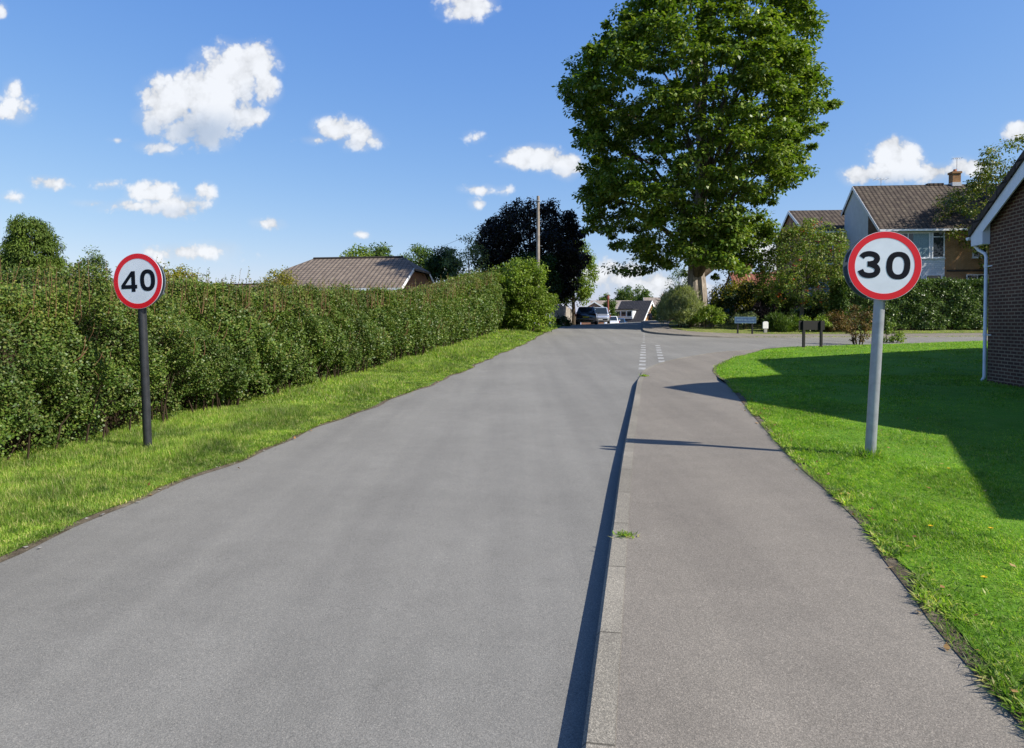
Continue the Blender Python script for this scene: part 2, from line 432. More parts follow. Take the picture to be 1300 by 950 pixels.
def clump_quads(cen, rad_, per, size, rng, droop=.35, squash=.7, aspect=.62, out=.8, updir=0.0, flat=0.0):
    m = len(cen); n = m * per
    c = np.repeat(cen, per, 0); r = np.repeat(rad_, per)[:, None]
    o = randdir(n, rng) * np.array([1, 1, squash])
    pos = c + o * r * (rng.random((n, 1)) ** .45)
    d = unit(o * out + randdir(n, rng) * .8 + np.array([0, 0, -droop + updir]))
    up = unit(np.array([0, 0, 1.0 + flat]) + randdir(n, rng) * .8 + o * .5)
    side = unit(np.cross(d, up))
    s = size * rng.uniform(.6, 1.35, n)
    nrm = np.cross(side, d)
    bend = nrm * (rng.uniform(-.25, .1, n) * s)[:, None] + np.array([0, 0, -1.0]) * (droop * .25 * s)[:, None]
    return leaf_quads(pos, d, side, s, s * aspect, bend)

def lump(th, z, seed):
    r = np.random.default_rng(seed); v = 0
    for k in range(7):
        a, b, p = r.integers(1, 6), r.uniform(.3, 1.6), r.uniform(0, 6.28)
        v = v + np.sin(th * a + z * b + p) / (1 + .3 * k)
    return v / 3.2

def crown_points(env, n, rng, seed, inner=.45, rough=.12, depth=.95):
    e = np.array(env, float)
    z = np.linspace(e[0, 0], e[-1, 0], 200)
    xl, xr = np.interp(z, e[:, 0], e[:, 1]), np.interp(z, e[:, 0], e[:, 2])
    w = np.maximum(xr - xl, .05); cdf = np.cumsum(w ** 1.3); cdf /= cdf[-1]
    zz = np.interp(rng.random(n), cdf, z)
    hl = (np.interp(zz, z, xr) - np.interp(zz, z, xl)) / 2; cx = (np.interp(zz, z, xr) + np.interp(zz, z, xl)) / 2
    th = rng.random(n) * 2 * PI
    q = np.where(rng.random(n) < .72, rng.uniform(.82, 1.0, n), rng.uniform(inner, .85, n))
    q = q * (1 + rough * lump(th, zz * .8, seed))
    return np.stack([cx + np.cos(th) * hl * q, np.sin(th) * hl * q * depth, zz], 1)

def tree(name, label, base, env, leaf, bark, trunk_r, n, cr, per, size, seed, cat='tree', group=None, droop=.35, inner=.45, rough=.12,
         squash=.7, limbs=9, aspect=.62, out=.8, stems=1, depth=.95, trunk_top=None, crown_base=None, updir=0.0, lean=(0, 0), flare=1.5,
         extra=None, limb_mat='dark_bark', sun_gap=None, sprays=0, flute=0, flat=0.0):
    rng = np.random.default_rng(seed)
    t = thing(name, label, cat, base, 0, group)
    pts = crown_points(env, n, rng, seed, inner, rough, depth)
    if extra is not None: pts = np.concatenate([pts, np.array(extra, float)])
    rr = cr * rng.uniform(.6, 1.25, len(pts))
    if sprays:      # small boughs reaching out past the main outline
        p2 = crown_points(env, sprays, rng, seed + 1, .84, rough, depth) * [1.05, 1.05, 1.0]
        pts = np.concatenate([pts, p2]); rr = np.concatenate([rr, cr * rng.uniform(.25, .5, sprays)])
    if sun_gap is not None:      # boughs missing low on the sunny side, so that light reaches the foot of the trunk
        s_ = pts[:, 0] * .924 - pts[:, 1] * .383; l_ = pts[:, 0] * .383 + pts[:, 1] * .924
        ok = ~((l_ > sun_gap[0]) & (l_ < sun_gap[1]) & (s_ > -2.5) & (pts[:, 2] < .85 * s_ + sun_gap[2]))
        pts, rr = pts[ok], rr[ok]
    q = clump_quads(pts, rr, per, size, rng, droop, squash, aspect, out, updir, flat)
    quadmesh('crown' if cat == 'tree' else 'foliage', q, leaf, t)
    z0, z1 = env[0][0], env[-1][0]
    top = trunk_top or (z0 + (z1 - z0) * .8)
    cb = crown_base if crown_base is not None else max(.25, z0 + (z1 - z0) * .12)
    b = MB(); lb = MB()
    for k in range(stems):
        a = rng.random() * 6.28; sx, sy = (0, 0) if stems == 1 else (math.cos(a) * trunk_r * 4, math.sin(a) * trunk_r * 4)
        cx = (env[len(env) // 2][1] + env[len(env) // 2][2]) / 2
        P, R = [], []
        for i, f in enumerate(np.linspace(0, 1, 12)):
            zz = -.3 + f * (top + .3)
            P.append((sx * (1 + 2 * f) + cx * f ** 1.5 + lean[0] * f + .5 * trunk_r * math.sin(f * 7 + a), sy * (1 + 2 * f) + lean[1] * f + .5 * trunk_r * math.cos(f * 6 + a), zz))
            R.append(trunk_r * ((flare if f < .03 else (1 + (flare - 1) * math.exp(-f * 22))) * (1 - .85 * f)))
        b.tube(P, R, (48 if flute else 12) if trunk_r > .15 else 7, True, flute)
        if stems == 1:
            idx = np.argsort(rng.random(len(pts)))[:limbs]
            for j in idx:
                e = pts[j]; f = np.clip((cb + (e[2] - z0) * .5) / top, .1, .9)
                i0 = f * 11; s = np.array(P[int(i0)]); r0 = R[int(i0)] * .5
                mid = s * .45 + e * .55 + np.array([0, 0, .12 * np.linalg.norm(e - s)])
                q1 = s * .75 + e * .25 + np.array([0, 0, .03 * np.linalg.norm(e - s)])
                lb.tube([s, q1, mid, e], [r0, r0 * .75, r0 * .45, r0 * .12], 6)
    b.build('trunk' if cat == 'tree' else 'stem', bark, t, smooth=True, uv=False)
    if lb.v: lb.build('limbs', limb_mat, t, smooth=True, uv=False)
    return t

def blades(xy, z, hgt, wid, rng, lean=.5):
    n = len(xy)
    base = np.column_stack([xy, z])
    a = rng.random(n) * 2 * PI
    out = np.column_stack([np.cos(a), np.sin(a), np.zeros(n)])
    k = rng.uniform(.1, 1, n) * lean
    d = unit(out * k[:, None] + np.array([0, 0, 1.0]))
    side = np.column_stack([-np.sin(a + rng.uniform(-.6, .6, n)), np.cos(a), np.zeros(n)])
    h = hgt * rng.uniform(.55, 1.3, n)
    bend = out * (h * k * .6)[:, None] - np.array([0, 0, 1.0]) * (h * k * .25)[:, None]
    return leaf_quads(base, d, unit(side), h, wid * rng.uniform(.7, 1.3, n), bend)

def catmull(pts, step=.35):
    p = np.array(pts, float); p = np.vstack([2 * p[0] - p[1], p, 2 * p[-1] - p[-2]])
    outp = []
    for i in range(1, len(p) - 2):
        n = max(2, int(np.linalg.norm(p[i + 1] - p[i]) / step))
        t = np.linspace(0, 1, n, endpoint=False)[:, None]
        a, b, c, d = p[i - 1], p[i], p[i + 1], p[i + 2]
        outp.append(.5 * ((2 * b) + (c - a) * t + (2 * a - 5 * b + 4 * c - d) * t ** 2 + (-a + 3 * b - 3 * c + d) * t ** 3))
    outp.append(p[-2][None]); return np.vstack(outp)
def resample(c, n):
    s = np.r_[0, np.cumsum(np.linalg.norm(np.diff(c, axis=0), axis=1))]; q = np.linspace(0, s[-1], n)
    return np.column_stack([np.interp(q, s, c[:, 0]), np.interp(q, s, c[:, 1])])
def offset(c, d):
    t = unit(np.gradient(c, axis=0)); return c + np.column_stack([t[:, 1], -t[:, 0]]) * (d if np.isscalar(d) else np.asarray(d)[:, None])
def ribbon(name, A, B, m, dz, mat, jit=0):
    """a sheet between two polylines with the same number of points; dz(row array, f) is added to the terrain height"""
    n = len(A); V = []
    for k in range(m + 1):
        f = k / m; p = A * (1 - f) + B * f
        z = H(p[:, 0], p[:, 1]) + (dz(np.arange(n), f) if callable(dz) else dz)
        V.append(np.column_stack([p, z]))
    V = np.array(V)
    fs = [(k * n + i, (k + 1) * n + i, (k + 1) * n + i + 1, k * n + i + 1) for k in range(m) for i in range(n - 1)]
    me = bpy.data.meshes.new(name); me.from_pydata(V.reshape(-1, 3).tolist(), [], fs); me.update()
    if me.polygons and sum(p.normal.z for p in me.polygons) < 0: me.flip_normals()
    me.polygons.foreach_set('use_smooth', [True] * len(me.polygons))
    return link(name, me, mat)

# ------------------------------------------------------------------ ground plan
def xl(y):  # left edge of the carriageway
    y = np.asarray(y, float)
    return -4.5 + .163 * y + .05 * np.sin(y * 1.7) + .03 * np.sin(y * 4.1 + 1) + .06 * np.sin(y * .45)
KERB = [(-2.2, -10), (-.22, 0), (.35, 3.02), (.75, 5.13), (1.25, 7.73), (2.12, 12), (3.16, 17.0), (3.84, 19.56), (5.05, 22.2), (6.63, 24.44), (7.95, 26.0), (9.91, 27.3)]
KERB2 = [(9.91, 27.3), (12.4, 29.2), (18.0, 31.4), (23.7, 34.0), (33, 36.2), (50, 38.5)]
INNER = [(-.1, -10), (1.55, 0), (2.1, 3.0), (2.33, 3.91), (2.48, 4.5), (2.67, 5.1), (2.87, 6.13), (3.1, 7.48), (3.76, 10.55), (4.49, 13.83), (5.2, 17.2), (5.75, 19.4), (7.2, 22.55), (8.4, 24.5), (9.95, 27.0)]
FAR = [(18.5, 100), (12.5, 66), (9.6, 50), (8.3, 43.4), (8.05, 41.2), (8.35, 39.6), (9.5, 38.5), (11.2, 38.15), (17, 38.2), (25, 38.8), (50, 42.5)]
kerb = catmull(KERB); kerb2 = catmull(KERB2); inner = catmull(INNER, .2); far = catmull(FAR)
inner_w = inner.copy()

def upstand(y): return .11 - .085 * sst(15.3, 17.6, y)

# terrain: one sheet out to the horizon
gx = np.unique(np.round(np.r_[np.linspace(-1500, -80, 12), np.linspace(-80, -12, 35), np.arange(-12, 46, .75), np.linspace(46, 90, 23), np.linspace(90, 1500, 12)], 3))
gy = np.unique(np.round(np.r_[np.linspace(-300, -14, 12), np.arange(-14, 110, .75), np.linspace(110, 220, 40), np.linspace(220, 1580, 16)], 3))
X, Y = np.meshgrid(gx, gy)
Zg = H(X, Y) - .09
nx, ny = len(gx), len(gy)
me = bpy.data.meshes.new('ground')
me.from_pydata(np.column_stack([X.ravel(), Y.ravel(), Zg.ravel()]).tolist(), [], [(j * nx + i, j * nx + i + 1, (j + 1) * nx + i + 1, (j + 1) * nx + i) for j in range(ny - 1) for i in range(nx - 1)])
me.update(); structure(link('ground', me, 'ground'))

# main road
ys = np.r_[np.arange(-10, 62, .3), np.arange(62, 118, 1.0)]
Rk = kerb[kerb[:, 1] <= 17.0]; f2 = far[(far[:, 1] >= 41.2) & (far[:, 0] < 30)]; f2 = f2[np.argsort(f2[:, 1])]
keep = f2[:, 0] < 8.06 + .19 * (f2[:, 1] - 41.2)
f2 = f2[keep]
RX = np.r_[Rk[:, 0], f2[:, 0]]; RY = np.r_[Rk[:, 1], f2[:, 1]]
xr = np.interp(ys, RY, RX)
structure(ribbon('road', np.column_stack([xl(ys), ys]), np.column_stack([xr, ys]), 10, lambda r, f: -.0 - .0 * f, 'road'))
# side road
n = 90
sa = np.vstack([kerb[kerb[:, 1] >= 17.0], kerb2[1:]])
sb = far[(np.arange(len(far)) >= np.argmin(np.abs(far[:, 1] - 41.2) + np.abs(far[:, 0] - 8.05)))]
structure(ribbon('side_road', resample(sa, n), resample(sb, n), 14, lambda r, f: -.002, 'road'))
# kerbs
def kerbmesh(name, c, up, w=.125, side=1):
    n = len(c); rows = []
    zb = H(c[:, 0], c[:, 1])
    for off, dz in ((0, -.12), (0, up - .018), (.018 * side, up), (w * side, up + .001), (w * side, -.1)):
        p = offset(c, off)
        rows.append(np.column_stack([p, zb + dz]))
    V = np.array(rows); m = len(rows)
    fs = [(k * n + i, k * n + i + 1, (k + 1) * n + i + 1, (k + 1) * n + i) for k in range(m - 1) for i in range(n - 1)]
    me = bpy.data.meshes.new(name); me.from_pydata(V.reshape(-1, 3).tolist(), [], fs); me.update()
    al = np.r_[0, np.cumsum(np.linalg.norm(np.diff(c, axis=0), axis=1))]; vv = (0, .118, .135, .245, .35)
    uvl = me.uv_layers.new(name='UVMap'); li = np.empty(len(me.loops), dtype=np.int32); me.loops.foreach_get('vertex_index', li)
    uvl.data.foreach_set('uv', np.column_stack([al[li % n], np.array(vv)[li // n]]).astype(np.float32).ravel())
    return structure(link(name, me, 'kerb'))
kerbmesh('kerb', kerb, upstand(kerb[:, 1]))
kerbmesh('lawn_kerb', kerb2, np.full(len(kerb2), .03))
kerbmesh('far_kerb', far, np.where(far[:, 0] > 13.5, .03, .11 - .08 * sst(10.5, 13.5, far[:, 0]) * (far[:, 1] < 40)), side=-1)
# footway
n = 140
ki = resample(offset(kerb, .125), n)
s_k = resample(kerb, n)
# match the inner edge by height on the kerb
yk = np.clip(ki[:, 1], -10, 27.3)
ii = resample(inner, n)
up_i = upstand(s_k[:, 1])
structure(ribbon('pavement', ki, ii, 8, lambda r, f: up_i[r] - .001 + .012 * f, 'pavement'))
# soil strip showing at the ragged lawn edge, then the lawn itself
rngd = np.random.default_rng(3)
def wob(c, a, seed):
    r = np.random.default_rng(seed); s = np.arange(len(c)) * .2
    w = sum(np.sin(s * fq + r.uniform(0, 6)) * am for fq, am in ((2.1, .35), (4.7, .3), (9.3, .25), (17, .2)))
    return offset(c, a * w)
lawn_edge = wob(inner, .045, 5)
n = 260
le = resample(np.vstack([inner, kerb2[1:]]), n)
le_up = np.where(le[:, 1] < 27.2, upstand(le[:, 1]) + .012, .03)
structure(ribbon('soil_edge', offset(le, -.03), offset(le, .35), 2, lambda r, f: le_up[r] + .004 + .004 * f, 'dirt'))
lw = resample(np.vstack([wob(offset(inner, .06), .05, 5), offset(kerb2, .13)[2:]]), n)
ro = np.column_stack([np.linspace(32, 50, n), np.linspace(-10, 38.0, n)])
structure(ribbon('lawn', lw, ro, 30, lambda r, f: le_up[r] + .012 + .02 * min(1, f * 12), 'lawn'))
# verge on the left, from the carriageway edge in under the hedge
def hx(y): return -6.5 + .152 * np.asarray(y, float)      # front foot of the hedge
yv = np.arange(-8, 50, .3)
va = np.column_stack([xl(yv) + .0, yv]); vb = np.column_stack([hx(yv) - 2.2, yv])
structure(ribbon('verge_edge', va + [.05, 0], va - [.4, 0], 3, lambda r, f: .004 + .01 * f, 'dirt'))
structure(ribbon('verge', va - [.03, 0], vb, 8, lambda r, f: .012 + .10 * f, 'verge'))
# pavement and front lawn across the side road
n = 100
fo = resample(offset(far, -.125), n)
fb = resample(catmull([(21.5, 100), (15.2, 66), (11.5, 50), (10.5, 45.5), (10.7, 43.2), (11.4, 42.0), (12.4, 41.4), (14, 41.3), (18, 41.3), (25, 41.8), (50, 45)]), n)
structure(ribbon('far_pavement', fo, fb, 4, lambda r, f: np.where(fo[r, 0] > 13.5, .03, .10 - .07 * sst(10.5, 13.5, fo[r, 0]) * (fo[r, 1] < 40)) + .02 * f, 'pavement'))
fl = resample(catmull([(26, 90), (22, 66), (21, 56), (21, 52), (21, 50), (22, 48), (24, 48), (28, 48), (33, 48), (40, 49), (50, 50)]), n)
structure(ribbon('front_lawn', fb, fl, 10, lambda r, f: .06, 'dry_lawn'))

# give-way dashes, two worn columns across the mouth
mb = MB()
def dash(y, dx, ln=.62, w=.2):
    x0 = 3.77 + (y - 19.76) * .196 + dx
    d = np.array([.192, .981]); s = np.array([d[1], -d[0]])
    q = [np.array([x0, y]) + d * a + s * b for a, b in ((0, -w / 2), (0, w / 2), (ln, w / 2), (ln, -w / 2))]
    mb.poly(*[(p[0], p[1], h1(p[0], p[1]) + .004) for p in q])
for i in range(9): dash(19.4 + i * 1.25, 0)
for i in range(7): dash(21.8 + i * 1.25, .62)
for i in range(7): dash(31.5 + i * 1.6, .0, .5, .10)
structure(mb.build('road_markings', 'white_line'))

# ------------------------------------------------------------------ grass
def lawn_points(n, y0, y1, width, rng):
    y = rng.uniform(y0, y1, n)
    xe = np.interp(y, inner[:, 1], inner[:, 0])
    k = rng.random(n)
    x = xe - .03 + k * width
    return np.column_stack([x, y]), x - xe
def lawn_z(x, y):
    e = np.where(y < 27.0, upstand(y) + .03, .05); return H(x, y) + e - .005
def patchy(xy, seed, sc=2.3):
    r = np.random.default_rng(seed); v = 0
    for k in range(6):
        a = r.uniform(0, 6.28); f = sc * r.uniform(.5, 2.2)
        v = v + np.sin((xy[:, 0] * math.cos(a) + xy[:, 1] * math.sin(a)) * f + r.uniform(0, 6.28))
    return v / 3
rng = np.random.default_rng(11)
Q = []
for n, y0, y1, w, hh, ww in ((70000, 1.2, 4.5, 3.0, .034, .0042), (90000, 4.5, 7, 3.6, .034, .0048), (130000, 7, 12, 7.0, .038, .0065), (80000, 12, 18, 10, .045, .011), (60000, 18, 27, 14, .05, .018)):
    xy, de = lawn_points(n, y0, y1, w, rng)
    pt = patchy(xy, 4)
    m = (de > .06) | (rng.random(n) < .35 + .4 * pt)
    xy = xy[m]; de = de[m]; pt = pt[m]
    hgt = hh * (1 + .35 * pt) * np.where((de < .3), 1.1, 1)
    Q.append(blades(xy, lawn_z(xy[:, 0], xy[:, 1]), hgt, ww, rng, 1.4))
y = rng.uniform(27.0, 38, 40000); x = np.interp(y, kerb2[:, 1], kerb2[:, 0]) + .15 + rng.random(40000) ** .7 * 14
Q.append(blades(np.column_stack([x, y]), lawn_z(x, y), np.full(40000, .05), .025, rng, .9))
tag(quadmesh('lawn_grass', np.concatenate(Q), 'grass'), 'short mown bright green grass covering the lawn beside the pavement', 'grass', kind='stuff')
# broad-leaved weeds and drier tufts along the lawn edge
Q = []
for n, y0, y1 in ((5200, 1.5, 7), (5200, 7, 15)):
    y = rng.uniform(y0, y1, n); xe = np.interp(y, inner[:, 1], inner[:, 0])
    x = xe + np.abs(rng.normal(0, .12, n)) - .02
    m = patchy(np.column_stack([x, y]), 9, 4) > -.15
    Q.append(blades(np.column_stack([x, y])[m], lawn_z(x, y)[m], np.full(m.sum(), .05), .011, rng, 1.6))
tag(quadmesh('edge_weeds', np.concatenate(Q), 'long_grass'), 'straggling grass and weeds hanging over the ragged edge of the pavement', 'weeds', kind='stuff')

Q = []
for n, y0, y1, hh, ww in ((190000, 3.0, 7.5, .08, .0048), (190000, 7.5, 12, .08, .0062), (110000, 12, 20, .10, .012), (60000, 20, 31, .12, .02), (30000, 31, 50, .13, .035)):
    y = rng.uniform(y0, y1, n); a = xl(y); b = hx(y) - .4
    k = rng.random(n); x = a + .06 + (b - a) * k
    xy = np.column_stack([x, y]); pt = patchy(xy, 21, 1.6); pt2 = patchy(xy, 22, 5)
    de = a - x
    m = (rng.random(n) < sst(-.06, .10, de + .075 * pt2 + .05 * pt + .01)) 
    xy = xy[m]; k = k[m]; pt = pt[m]; de = de[m]
    hgt = hh * (.5 + .9 * sst(.1, .9, de)) * (1 + .4 * pt)
    Q.append(blades(xy, H(xy[:, 0], xy[:, 1]) + .012 + .10 * np.clip(k, 0, 1) * .75, hgt, ww, rng, 1.15))
tag(quadmesh('verge_grass', np.concatenate(Q), 'long_grass'), 'long uncut yellow green grass on the verge between the road and the hedge', 'grass', kind='stuff')
# grass beyond the side road
Q = []
n = 26000
k = rng.random(n); j = rng.integers(0, len(fb) - 1, n); p = fb[j] * (1 - k[:, None]) + fl[j] * k[:, None] + rng.normal(0, .15, (n, 2))
m = (p[:, 0] > 11) & (p[:, 1] < 66); p = p[m]
Q.append(blades(p, H(p[:, 0], p[:, 1]) + .05, np.full(len(p), .06), .035, rng, .9))
j = rng.integers(0, len(far) - 1, 9000); p = far[j]; m = (p[:, 0] > 12) & (p[:, 0] < 40); p = offset(far, -.28)[j][m] + rng.normal(0, .1, (m.sum(), 2))
Q.append(blades(p, H(p[:, 0], p[:, 1]) + .02, np.full(len(p), .05), .03, rng, .9))
tag(quadmesh('front_garden_grass', np.concatenate(Q), 'long_grass'), 'thin sunlit grass on the bank and kerb strip across the side road', 'grass', kind='stuff')
# fallen leaves on lawn, pavement edge and verge edge
Q = []
n = 110; y = rng.uniform(2.2, 13, n); xe = np.interp(y, inner[:, 1], inner[:, 0]); x = xe + np.where(rng.random(n) < .6, rng.normal(.05, .08, n), rng.uniform(.1, 3, n))
p = np.column_stack([x, y, np.where(x > xe, lawn_z(x, y) + .03, H(x, y) + upstand(y) + .018)])
d = unit(rng.normal(size=(n, 3)) * [1, 1, .25]); Q.append(leaf_quads(p, d, unit(np.cross(d, [0, 0, 1.0])), rng.uniform(.025, .06, n), rng.uniform(.02, .035, n), np.array([[0, 0, .012]] * n)))
n = 150; y = rng.uniform(5, 40, n); x = xl(y) + rng.normal(.02, .10, n)
p = np.column_stack([x, y, H(x, y) + .016]); d = unit(rng.normal(size=(n, 3)) * [1, 1, .25]); Q.append(leaf_quads(p, d, unit(np.cross(d, [0, 0, 1.0])), rng.uniform(.02, .06, n), rng.uniform(.02, .035, n), np.array([[0, 0, .01]] * n)))
tag(quadmesh('fallen_leaves', np.concatenate(Q), 'dry_leaf'), 'scattered dry brown fallen leaves along the grass edges', 'leaves', kind='stuff')
n = 260; y = rng.uniform(4.5, 26, n); x = xl(y) + rng.normal(.02, .07, n) - .05; s = rng.uniform(.006, .02, n)
Q = []
p = np.column_stack([x, y, H(x, y) + .012]); d = unit(np.column_stack([rng.normal(size=(n, 2)), np.zeros(n)])); Q.append(leaf_quads(p, d, unit(np.cross(d, [0, 0, 1.0])), s * 2, s * 2, np.array([[0, 0, .004]] * n)))
tag(quadmesh('gravel', np.concatenate(Q), 'concrete'), 'loose grit gathered along the left edge of the road', 'gravel', kind='stuff')

def dandelion(x, y, label):
    t = thing('dandelion', label, 'flower', (x, y, float(lawn_z(x, y))), 0, 'dandelions in the lawn')
    b = MB(); b.tube([(0, 0, 0), (.003, 0, .03), (.006, .002, .06)], .0022, 5); b.build('stalk', 'grass', t, uv=False)
    q = []
    for k in range(26):
        a = k * 2.4; r = .006 + .011 * (k / 26); 
        q.append([(.006, .002, .06), (.006 + r * math.cos(a + .3), .002 + r * math.sin(a + .3), .066), (.006 + r * 1.3 * math.cos(a), .002 + r * 1.3 * math.sin(a), .067), (.006 + r * math.cos(a - .3), .002 + r * math.sin(a - .3), .066)])
    quadmesh('flower_head', np.array(q), 'dandelion', t)
for x, y, lb in ((3.42, 4.85, 'yellow dandelion in the lawn, rightmost of the flowers near the pavement edge'), (3.02, 4.9, 'yellow dandelion in the lawn, closest left neighbour of the rightmost flower'),
                 (2.75, 3.95, 'yellow dandelion in the lawn, lowest and nearest flower'), (4.3, 6.7, 'yellow dandelion in the lawn a step in front of the 30 sign')):
    dandelion(x, y, lb)

# small weeds on kerb and at the sign foot
def weed(name, label, x, y, z, r, hgt, n, seed, mat='long_grass', cat='weed', wid=.012):
    rg = np.random.default_rng(seed)
    xy = rg.normal(0, r * .5, (n, 2)); q = blades(xy, np.zeros(n), np.full(n, hgt), wid, rg, 1.3)
    o = quadmesh(name, q, mat); o.location = (x, y, z); return tag(o, label, cat)
weed('kerb_weed', 'small pale weed growing on the kerb joint in the foreground', .83, 4.95, h1(.8, 5) + .11, .07, .035, 90, 1)
weed('kerb_weed', 'green weed at the corner where the kerb sinks by the give-way dashes', 3.35, 17.3, h1(3.3, 17.3) + .035, .10, .06, 130, 12, wid=.02)
weed('grass_tuft', 'taller grass tuft around the foot of the grey 30 sign pole', 3.93, 7.5, h1(4, 7.5) + .135, .16, .13, 260, 3, 'grass', 'grass tuft', .008)

# ------------------------------------------------------------------ hedge on the left
rng = np.random.default_rng(31)
hd = thing('hedge', 'long bushy green hawthorn hedge with reddish top shoots along the left verge', 'hedge', (hx(20), 20, h1(hx(20), 20)))
hb = np.array(hd.location)
def htop(y): return np.interp(y, [2, 9, 16, 24, 31, 36, 42], [1.9, 1.93, 1.98, 2.12, 2.6, 3.15, 3.3])
def hlump(y, z, s=0):
    return .09 * np.sin(y * 1.1 + z * 1.9 + s) + .06 * np.sin(y * 3.1 - z * 3.4 + 1.3 + s) + .07 * np.sin(z * 5 + y * 2.7 + s) + .06 * np.sin(y * 8.1 + z * 8.3) + .04 * np.sin(y * 13 - z * 15)
Qf, Qn = [], []
for n, y0, y1, size in ((230000, 3.5, 11, .032), (180000, 11, 18, .042), (120000, 18, 28, .06), (70000, 28, 41, .09)):
    y = rng.uniform(y0, y1, n); ht = htop(y) + (.12 * np.sin(y * 2.3) + .10 * np.sin(y * 5.1 + 1) + .07 * np.sin(y * 11)) * (1 - .6 * sst(12, 24, y))
    kind = rng.random(n)
    zf = rng.random(n)
    depth = rng.random(n) ** 1.6 * .45
    z = np.where(kind < .70, .08 + zf * ht, ht - rng.random(n) ** 1.5 * .3)
    lum = hlump(y, z) * (1 - .55 * sst(12, 24, y))
    belly = .35 * np.sin(np.clip(z / ht, 0, 1) * PI) - .12 - .45 * np.clip(z / ht - .75, 0, 1) ** 1.3 * 2
    x = np.where(kind < .70, hx(y) + belly + lum - depth, hx(y) - .1 - rng.random(n) * 1.6)
    gap = (np.sin(y * 2.3 + z * 5.2) + np.sin(y * 5.7 - z * 6.9 + 2) + np.sin(y * 1.3 + z * 9.1 + .7) + np.sin(y * 9.3 + z * 3.1)) / 4
    kp = (rng.random(n) < np.clip(1.0 + 1.1 * gap * (1 - .5 * sst(12, 26, y)), .2, 1)) & ((z > .35) | (rng.random(n) < .4 + .3 * np.sin(y * 4)))
    p = np.column_stack([x, y, z + H(x, y) + .08])[kp]; zz = (z / ht)[kp]; m = len(p)
    o = unit(np.column_stack([np.ones(m) * .8, rng.normal(0, .5, m), .3 + .8 * zz]))
    d = unit(o * .6 + randdir(m, rng) * .9); up = unit(o + randdir(m, rng) * .6)
    s = size * rng.uniform(.6, 1.35, m); side = unit(np.cross(d, up)); nr = np.cross(side, d)
    q = leaf_quads(p, d, side, s, s * .75, nr * (rng.uniform(-.3, .1, m) * s)[:, None])
    new = rng.random(m) < np.clip((zz - .62) * 2.0, .04, .6)
    Qf.append(q[~new]); Qn.append(q[new])
# bright sprigs and bare shoots standing above the clipped top
ms = MB(); sp = []
for y0, y1, cnt, sz in ((4.5, 11, 300, .035), (11, 18, 300, .042), (18, 30, 260, .06), (30, 40, 90, .09)):
    for i in range(cnt):
        y = rng.uniform(y0, y1); x = hx(y) - rng.uniform(-.1, 1.3); ln = rng.uniform(.18, .5) * (1.35 if rng.random() < .15 else 1)
        z0 = htop(y) - .25 + h1(x, y); a = np.array([x, y, z0]); dv = np.array([rng.normal(.05, .12), rng.normal(0, .15), 1.0]); dv /= np.linalg.norm(dv)
        e = a + dv * (ln + .2)
        ms.tube([a - hb, (a + e) / 2 - hb, e - hb], [.004, .003, .0015] if y < 18 else [.007, .005, .003], 4, False)
        m = int(ln * (30 if y < 18 else 18)); f = np.linspace(.3, 1, m)
        pb = a + (e - a) * f[:, None]; d = unit(randdir(m, rng) * [1, 1, .5] + [0, 0, .45]); s = sz * rng.uniform(.6, 1.2, m) * (1.3 - .5 * f)
        sp.append(leaf_quads(pb, d, unit(np.cross(d, randdir(m, rng))), s, s * .7, np.zeros((m, 3))))
    # leaning reddish stems low in the face
    for i in range(cnt // 9):
        y = rng.uniform(y0, y1); z = rng.uniform(.9, htop(y) - .1); x = hx(y) + .35 * math.sin(min(1, z / htop(y)) * PI) - .02 + hlump(y, z)
        a = np.array([x, y, z + h1(x, y)]); e = a + np.array([rng.uniform(0, .12), rng.normal(0, .06), rng.uniform(.12, .28)])
        ms.tube([a - hb, (a * .5 + e * .5) - hb + [.02, 0, 0], e - hb], [.0045, .004, .002] if y < 18 else [.007, .006, .003], 4, False)
quadmesh('foliage', np.concatenate(Qf) - hb, 'hedge', hd)
quadmesh('new_growth', np.concatenate(Qn + sp) - hb, 'hedge_new', hd)
ms.build('shoots', 'shoot', hd, uv=False)['kind'] = 'stuff'
# woody inside: a tangle of upright stems and a dense twig core
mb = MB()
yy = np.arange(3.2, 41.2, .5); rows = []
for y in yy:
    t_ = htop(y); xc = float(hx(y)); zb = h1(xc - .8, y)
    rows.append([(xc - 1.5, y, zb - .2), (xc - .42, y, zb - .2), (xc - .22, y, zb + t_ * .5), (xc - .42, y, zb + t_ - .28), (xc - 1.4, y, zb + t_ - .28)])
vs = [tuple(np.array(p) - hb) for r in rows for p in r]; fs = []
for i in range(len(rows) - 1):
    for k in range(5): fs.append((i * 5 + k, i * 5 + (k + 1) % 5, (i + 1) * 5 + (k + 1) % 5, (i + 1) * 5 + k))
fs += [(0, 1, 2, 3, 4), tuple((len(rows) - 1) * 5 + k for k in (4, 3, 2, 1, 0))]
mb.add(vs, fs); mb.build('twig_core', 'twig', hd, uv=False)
mb = MB()
for i in range(420):
    y = rng.uniform(4, 36); x = hx(y) + rng.uniform(-.42, .05); z = h1(x, y)
    mb.tube([np.array([x, y, z]) - hb, np.array([x + rng.normal(0, .06), y + rng.normal(0, .1), z + .4]) - hb, np.array([x + rng.normal(.02, .12), y + rng.normal(0, .2), z + .85]) - hb], [.014, .011, .006], 5, False)
mb.build('stems', 'twig', hd, uv=False)['kind'] = 'stuff'

